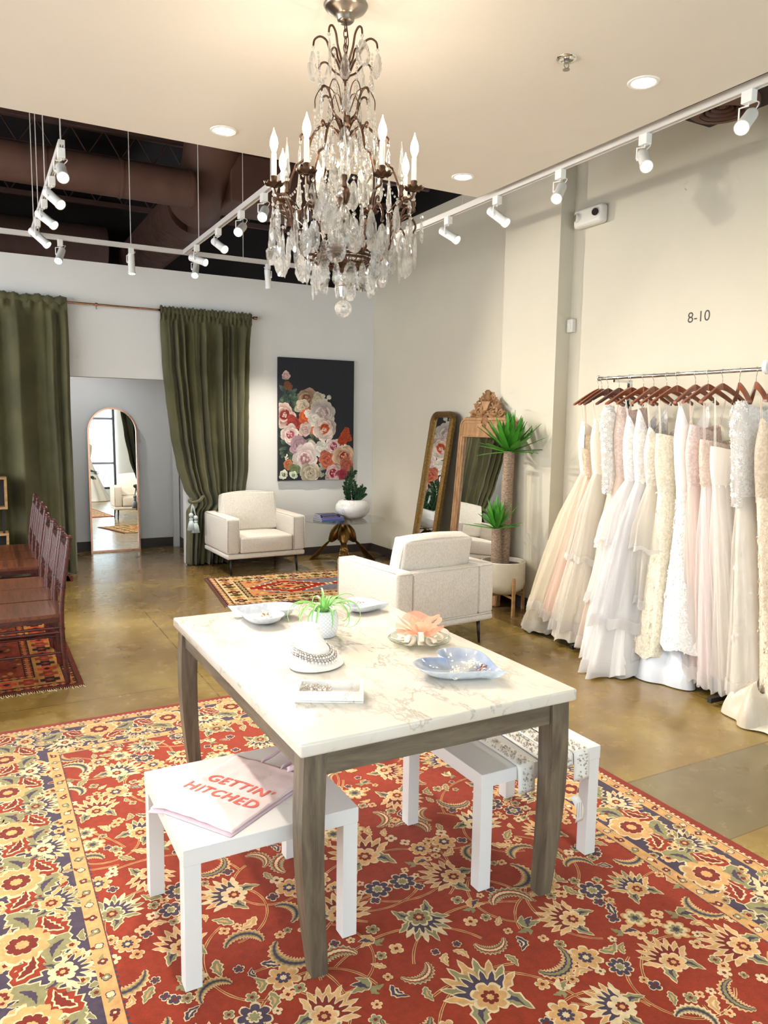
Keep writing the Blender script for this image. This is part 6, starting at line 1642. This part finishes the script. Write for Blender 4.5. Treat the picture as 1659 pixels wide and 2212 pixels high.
def petals(b, P, Nn, T, s_, r):
    """little raised lace flower or leaf spray at P"""
    Bt = Nn.cross(T); k = r.random(); a0 = r.uniform(0, 6.28)
    if k < .45:
        n = 5
        for i in range(n):
            a = a0 + 2 * pi * i / n; d = T * cos(a) + Bt * sin(a); e = T * cos(a + 1.57) + Bt * sin(a + 1.57); q = P + Nn * .001
            b.add([tuple(q + Nn * .001), tuple(q + d * s_ * .6 + e * s_ * .32 + Nn * .002), tuple(q + d * s_ + Nn * .002), tuple(q + d * s_ * .6 - e * s_ * .32 + Nn * .002)], [(0, 1, 2, 3)])
    else:
        d = T * cos(a0) + Bt * sin(a0); e = T * cos(a0 + 1.57) + Bt * sin(a0 + 1.57)
        for i in range(4):
            q = P + d * s_ * (i * .55 - .8) + Nn * .0012; dd = (d * .5 + e * (1 if i % 2 else -1)).normalized(); ee = dd.cross(Nn)
            b.add([tuple(q), tuple(q + dd * s_ * .5 + ee * s_ * .2 + Nn * .0018), tuple(q + dd * s_ * .95), tuple(q + dd * s_ * .5 - ee * s_ * .2 + Nn * .0018)], [(0, 1, 2, 3)])
def gown(lab, y, yb, xl, xr, ayb, zb=.03, c=IV, zt=1.70, zw=1.28, neck='v', ndep=.14, lace_b=True, lace_s=0, tul=None, layers=1, top=.42, pl=11, amp=.10, rz=0, sleeve=0, straps=True,
         hw_w=.115, hw_b=.16, p=1.15, flounce=None, cb=None, zmid=None, trumpet=False, tag_=False, app=None, seed=None, train=None, hem_tilt=0.0, beads=0, sagx=0, hband=True):
    seed = seed or int(y * 1000); r = random.Random(seed)
    t = thing('wedding_gown', lab, 'gown', (0, 0, 0), group='bridal gowns on the clothes rail')
    cb = cb or c; X0 = RX_ - .01
    def sk(grow=0.0, z_end=zb, ph=0.0, tilt=0.0, am=amp, npl=pl):
        def S(u, v):
            a = 2 * pi * u; z = zw + .02 - v * (zw + .02 - z_end); g = (zw + .02 - z) / (zw + .02 - zb); g = max(0, min(1.15, g))
            e = g ** p if not trumpet else (.10 * g + .90 * g ** 3.2)
            e2 = g ** 1.0
            lx = X0 - hw_w + (xl - (X0 - hw_w)) * e - grow * min(1, g * 4); rx = X0 + hw_w + (xr - (X0 + hw_w)) * e + grow * .3 * g
            cyy = y + (yb - y) * e2; ay = .050 + (ayb - .050) * e + grow * .6 * min(1, g * 3); mx_, hx = (lx + rx) / 2, (rx - lx) / 2
            R_ = npl / 2.6; aw = a + .25 * noise.noise((cos(a) * 1.5, sin(a) * 1.5, seed + g)); rip = 1 + am * min(1, g * 1.6 + .12) * (sin(npl * aw + ph + seed) * .35 + 1.5 * noise.noise((cos(a) * R_, sin(a) * R_, g * .7 + seed + ph)) + .5 * noise.noise((cos(a) * R_ * 2.3, sin(a) * R_ * 2.3, g * .9 + seed)) + .5 * noise.noise((cos(a) * 1.6, sin(a) * 1.6, g * 1.8 + seed)))
            x = mx_ + hx * cos(a) * rip; yy = cyy + ay * sin(a) * rip + .012 * noise.noise((x * 5, z * 2, seed + 5.)) * g
            z += tilt * (-cos(a)) * v * .5 + .02 * v * sin(3 * a + seed) * (1 if v > .9 else 0) * 0 + .014 * v ** 6 * sin(npl * a + seed) + .012 * v ** 4 * noise.noise((cos(a) * 4, sin(a) * 4, seed))
            return (min(x, XR - .02), yy, max(z, .006))
        return S
    S0 = sk(tilt=hem_tilt)
    b = MB(); b.grid(S0, pl * 12, 46, closed=True); s_o = b.build('skirt', fab(c, lace=bool(lace_s)), t, smooth=True)
    # bodice
    def Bf(u, v):
        a = 2 * pi * u; ca = abs(cos(a)); front = 1
        if neck == 'v': ztop = zt - ndep * (1 - ca ** 1.2)
        elif neck == 'strapless': ztop = zt - ndep * .6 - .03 * (1 - ca)
        else: ztop = zt - ndep * .4 * (1 - ca)
        z = zw - .02 + v * (ztop - zw + .02); g = (z - zw) / (zt - zw); w_ = hw_w + (hw_b - hw_w) * sin(min(1, max(0, g) * 1.15) * pi / 2) - (.03 * max(0, g - .6) / .4 if neck != 'strapless' else 0)
        ay = .050 + .014 * sin(pi * min(1, max(0, g))) ; rip = 1 + .03 * noise.noise((cos(a) * 3, sin(a) * 3, z * 5 + seed))
        return (X0 + w_ * cos(a) * rip, y + ay * sin(a) * rip, z)
    b = MB(); b.grid(Bf, 48, 16, closed=True); b_o = b.build('bodice', fab(cb, lace=lace_b), t, smooth=True)
    def norm(S, u, v):
        P = Vector(S(u, v)); T = (Vector(S(u + .003, v)) - P); V = (Vector(S(u, v + .01)) - P)
        if T.length < 1e-7: T = Vector((0, 0, 1))
        T.normalize(); n_ = T.cross(V)
        if n_.length < 1e-9: n_ = Vector((-1, 0, 0))
        n_.normalize(); 
        c_ = Vector((X0, y, P.z))
        if n_.dot(P - c_) < 0: n_ = -n_
        return P, n_, T
    if lace_b and app is not False:
        b = MB()
        for i in range(70):
            u, v = r.uniform(.40, 1.0), r.uniform(.05, .96); P, n_, T = norm(Bf, u, v); petals(b, P, n_, T, r.uniform(.008, .013), r)
        b.build('lace_applique', fab(WH if cb in (WH, IV) else cb), b_o)['kind'] = 'stuff'
    if lace_s:
        b = MB()
        for i in range(lace_s):
            u = r.uniform(.36, 1.0); v = r.random() ** .8; P, n_, T = norm(S0, u, v); petals(b, P, n_, T, r.uniform(.014, .026), r)
        b.build('lace_applique', fab(c), s_o)['kind'] = 'stuff'
    # straps up to the hanger
    if straps:
        for s in (-1, 1):
            b = MB(); xt = X0 + s * (hw_b - .035 if neck != 'strapless' else hw_b * .8); zt2 = zt - (.0 if neck != 'strapless' else ndep * .6)
            for q in (-.006, .006): b.tube([(xt, y + q, zt2 - .03), (RX_ + s * .17, y + q * .5, RZ_ - .165)], .0022, 5)
            b.build('strap', fab(cb), b_o)
    # sheer overskirts
    for k in range(layers if tul else 0):
        ze = zb + .02 + .16 * k if k else zb + .0
        if flounce and k < len(flounce): ze = flounce[k][0]
        S1 = sk(.030 + .028 * k, max(.012, ze), 1.3 + k, (flounce[k][1] if flounce and k < len(flounce) else 0), amp * 1.25, pl + 1 + k)
        b = MB(); b.grid(S1, (pl + 1) * 10, 34, closed=True); ov = b.build('overskirt', tulle(tul, top), t, smooth=True)
        if hband:
            S2 = sk(.034 + .028 * k, max(.012, ze), 1.3 + k, (flounce[k][1] if flounce and k < len(flounce) else 0), amp * 1.25, pl + 1 + k); b = MB(); b.grid(lambda u, v, S2=S2: S2(u, 1 - .07 * (1 - v)), (pl + 1) * 10, 3, closed=True); b.build('hem_band', tulle(WH, .55), ov, smooth=True)
        if beads:
            b = MB()
            for i in range(beads):
                P, n_, T = norm(S1, r.uniform(.36, 1), r.random()); b.lathe([(.0001, .0015), (.0016, 0), (.0001, -.0015)], tuple(P + n_ * .002), 4, caps=False)
            b.build('sequins', M['pearl'], ov)['kind'] = 'stuff'
    if sleeve:
        for s in ((-1, 1) if sleeve > 1 else (-1,)):
            b = MB(); xs = X0 + s * (hw_b - .01)
            P_ = spline([(xs, y, zt + .01), (xs + s * .03, y - .01, zt - .12), (xs + s * .025, y - .02, zt - .35), (xs + s * .0, y - .015, zt - .60)], 6)
            rs = [interp([(0, .03), (.15, .050), (.6, .038), (1, .031)], i / (len(P_) - 1)) for i in range(len(P_))]
            b.tube(P_, 0, 16, rs=rs); so = b.build('sleeve', tulle(WH, .55), t, smooth=True)
            b = MB()
            for i in range(150):
                f = r.random(); j = min(len(P_) - 2, int(f * (len(P_) - 1))); P = Vector(P_[j]).lerp(Vector(P_[j + 1]), f * (len(P_) - 1) - j); T = (Vector(P_[j + 1]) - Vector(P_[j])).normalized(); a = r.uniform(pi * .5, pi * 1.7); n_ = Vector((cos(a), sin(a), 0)); n_ = (n_ - T * n_.dot(T)).normalized(); petals(b, P + n_ * rs[j], n_, T, r.uniform(.012, .020), r)
            b.build('lace_applique', fab(WH), so)['kind'] = 'stuff'
    if train:
        # folded satin train bunched on the floor
        x0, x1, y0, y1, h_ = train['box']; b = MB()
        def TF(u, v):
            a = u * 2 * pi; cx, cyy = (x0 + x1) / 2, (y0 + y1) / 2; rr = 1 + .16 * sin(5 * a + seed) + .12 * noise.noise((cos(a) * 2, sin(a) * 2, v * 2 + seed)); k = (1 - v) ** .55
            z = h_ * (v ** .7) * (1 + .15 * sin(4 * a + 3 * v)) + .006
            return (cx + (x1 - x0) / 2 * cos(a) * rr * (.35 + .65 * k), cyy + (y1 - y0) / 2 * sin(a) * rr * (.35 + .65 * k), z)
        b.grid(TF, 90, 20, closed=True); b.build('train', fab(train['c'], .4), t, smooth=True)
    if tag_:
        b = MB(); b.box(X0 - .165, X0 - .163, y - .062, y - .03, 1.50, 1.66); tg = b.build('paper_tag', M['paper'], t)
        b = MB(); b.box(X0 - .1655, X0 - .165, y - .050, y - .046, 1.53, 1.62); b.build('tag_print', M['inklight'], tg)
    return t
HY = [4.256, 4.22, 4.157, 4.048, 3.947, 3.928, 3.82, 3.73, 3.62, 3.534, 3.389, 3.293, 3.186, 3.068, 2.955]
HL = ['first wooden hanger at the far end of the rail', 'second wooden hanger from the far end of the rail', 'dark wooden hanger, third from the far end', 'dark wooden hanger behind the lace sleeved gown', 'wooden hanger fifth from the far end', 'wooden hanger with a red patterned strap over it', 'wooden hanger of the pointed white tulle gown',
      'wooden hanger of the glitter tulle gown', 'wooden hanger ninth from the far end of the rail', 'wooden hanger above the cream beaded gown', 'wooden hanger left of the white crepe gown straps', 'wooden hanger overlapping the white crepe gown', 'wooden hanger above the blush strapless gown', 'wooden hanger turned edge on beside the lace sleeve', 'wooden hanger closest to the white rail divider']
hr = random.Random(3)
for i, y in enumerate(HY):
    hanger(y, hr.uniform(-.22, .05) if i < 13 else radians(48), HL[i], i in (2, 3))
g = gown
g('ivory tulle gown at the far end of the rail with a white paper tag', 4.256, 4.64, 3.85, 4.40, .16, .03, IV, 1.70, 1.30, 'v', .10, False, 0, '#f1e8d6', 2, .40, 9, .10, tag_=True, p=1.05)
g('blush ball gown with beaded champagne strapless bodice', 4.21, 4.44, 3.86, 4.40, .15, .16, BL, 1.70, 1.28, 'strapless', .17, True, 0, '#f2d9cc', 1, .45, 10, .10, cb='#cdb69c', app=True)
g('cream tank gown with frilled tulle tiers', 4.13, 4.27, 3.83, 4.40, .15, .05, IV, 1.72, 1.30, 'v', .22, False, 0, '#ece7dd', 2, .42, 9, .12, flounce=[(.10, .05), (.62, .10)], p=1.1)
g('narrow lace gown with a long lace sleeve near the far end of the rail', 3.97, 4.06, 3.93, 4.38, .12, .10, IV, 1.79, 1.26, 'v', .20, True, 120, None, 0, .4, 8, .10, sleeve=1, straps=False, hw_w=.10)
g('lace gown with beaded edge hanging beside the blush illusion gown', 3.965, 4.02, 3.90, 4.38, .12, .06, IV, 1.74, 1.26, 'v', .22, True, 60, '#e9e4da', 1, .38, 8, .12, hw_w=.10)
g('blush gown with sheer lace illusion bodice', 3.90, 3.92, 3.80, 4.38, .14, .05, BL, 1.80, 1.30, 'high', .10, True, 0, '#efe0d4', 1, .42, 10, .10, cb='#e6cfc2', straps=False)
g('white halter gown with pointed layered tulle skirt', 3.815, 3.80, 3.70, 4.38, .17, .05, WH, 1.74, 1.27, 'v', .24, True, 0, '#f3f1ef', 3, .45, 9, .12, flounce=[(.06, .0), (.34, .22), (.70, .34)], p=.92)
g('ivory lace bodice gown with glitter tulle skirt reaching furthest into the room', 3.72, 3.62, 3.55, 4.38, .17, .02, '#ece8e4', 1.78, 1.27, 'v', .30, True, 0, '#e9e8ea', 2, .42, 8, .13, flounce=[(.03, -.06), (.28, .12)], beads=160, p=1.05)
g('gown with sheer organza ruffles curling down the skirt', 3.62, 3.54, 3.78, 4.38, .13, .06, '#e6ddd0', 1.66, 1.25, 'v', .16, True, 0, '#efe9df', 3, .38, 9, .14, flounce=[(.10, .05), (.42, .12), (.78, .14)])
g('cream beaded lace gown with narrow straps', 3.525, 3.43, 3.80, 4.38, .13, .16, '#f0e5cf', 1.62, 1.22, 'strapless', .0, True, 200, None, 0, .4, 7, .09, hw_w=.11)
g('white crepe v-neck gown with lace skirt and satin train, centre of the rail', 3.38, 3.235, 3.83, 4.38, .20, .25, '#f3f0ec', 1.80, 1.25, 'v', .30, False, 330, None, 0, .4, 6, .05, hw_w=.10, train={'box': (3.82, 4.22, 3.12, 3.62, .26), 'c': '#e4e7ee'}, p=1.25)
g('pale gown with beaded cap sleeve behind the white crepe gown', 3.285, 3.12, 3.95, 4.38, .12, .08, PK, 1.68, 1.28, 'high', .1, True, 0, '#e9ddd4', 1, .40, 9, .12, straps=True)
g('blush strapless gown with finely pleated tulle skirt', 3.18, 3.0, 3.92, 4.38, .15, .07, '#eee0dc', 1.62, 1.28, 'strapless', .05, True, 0, '#efe6e4', 1, .5, 16, .09, cb='#e0cabb')
g('pleated ivory tulle gown beside the lace long sleeve', 3.10, 2.90, 3.93, 4.38, .13, .06, '#ece4da', 1.58, 1.30, 'strapless', .05, False, 0, '#efe9e4', 1, .5, 15, .09)
g('white floral lace gown with a long transparent lace sleeve', 2.93, 2.76, 3.88, 4.38, .14, .10, '#e9e2d8', 1.80, 1.24, 'high', .08, True, 110, '#eae5de', 1, .38, 8, .09, sleeve=1, straps=False, cb='#efece8', hw_b=.15)
g('champagne lace gown with scalloped hem and taupe train', 2.80, 2.56, 3.86, 4.38, .13, .10, '#ead9c2', 1.72, 1.25, 'v', .2, True, 280, None, 0, .4, 7, .10, cb='#d9c8b2', train={'box': (3.72, 4.12, 2.42, 2.80, .20), 'c': '#d2c7b6'})
g('beige lace gown cut off by the right edge of the picture', 2.64, 2.38, 3.84, 4.38, .12, .08, '#e6d3b8', 1.72, 1.25, 'v', .2, True, 200, '#e7dcc8', 1, .35, 8, .10)
hanger(2.80, radians(10), 'wooden hanger just right of the white rail divider'); hanger(2.64, radians(5), 'wooden hanger at the right edge of the picture')
t = thing('fabric_scrap', 'cream fabric corner on the floor at the right edge', 'fabric', (3.80, 2.50, 0))
b = MB(); b.grid(lambda u, v: (.16 * (u - .5) + .02 * sin(v * 5), .14 * (v - .5), .010 + .02 * sin(u * 4) * sin(v * 3) * 1.2), 14, 14); b.build('cloth', fab('#f0e4cf'), t, smooth=True, solid=.002)

# ================================================================== things behind the viewer that the arched mirror shows
t = thing('dress_form', 'white bridal gown on a dress form by the shop window, seen in the arched mirror', 'dress form', (3.05, -1.3, 0))
b = MB()
def form(u, v):
    a = 2 * pi * u; z = .98 + .60 * v; tab = [(0, .14), (.25, .115), (.55, .15), (.8, .165), (.9, .10), (.94, .05), (1, .045)]
    w_ = interp(tab, v); return (w_ * cos(a), w_ * .66 * sin(a), z)
b.grid(form, 32, 26, closed=True); b.build('torso', fab('#e9e2d6', lace=True), t, smooth=True)
b = MB(); b.grid(lambda u, v: ((.125 + .42 * v ** 1.1) * cos(2 * pi * u) * (1 + .07 * sin(11 * 2 * pi * u)), (.10 + .40 * v ** 1.1) * sin(2 * pi * u) * (1 + .07 * sin(11 * 2 * pi * u)), 1.05 - 1.04 * v), 110, 24, closed=True); b.build('skirt', fab(WH), t, smooth=True)
b = MB(); b.lathe([(.02, 1.58), (.03, 1.60), (.015, 1.63), (.001, 1.64)], n=16, caps=False); b.build('neck_cap', M['pine'], t)
t = thing('monstera', 'green monstera in a grey pot seen reflected in the arched mirror', 'plant', (2.60, .10, 0))
b = MB(); b.lathe([(.001, 0), (.11, 0), (.14, .28), (.135, .30), (.12, .28), (.001, .27)], n=28, caps=False); b.build('pot', M['ceramic_c'], t, smooth=True)
r = random.Random(2)
for k in range(11):
    a = k * 2.4; L_ = r.uniform(.25, .45); hgt = r.uniform(.25, .55); p1 = Vector((L_ * cos(a), L_ * sin(a), .28 + hgt)); b = MB(); b.tube(bez((0, 0, .28), (0, 0, .28 + hgt * .6), (p1.x * .5, p1.y * .5, p1.z + .05), tuple(p1), 8), .006, 6)
    n = 40; ring = []; d = Vector((cos(a), sin(a), -.5)).normalized(); sd = Vector((-sin(a), cos(a), 0)); s_ = r.uniform(.12, .17)
    for i in range(n):
        th = 2 * pi * i / n; rr = s_ * (1 - .15 * cos(th)) * (1 if i % 5 else .45); ring.append(tuple(p1 + d * (rr * cos(th) * 1.1 + s_ * .6) + sd * rr * sin(th)))
    b.fan(tuple(p1 + d * s_ * .3), ring, (1, 1, 1, 1)); b.build('leaf', M['leafd'], t)
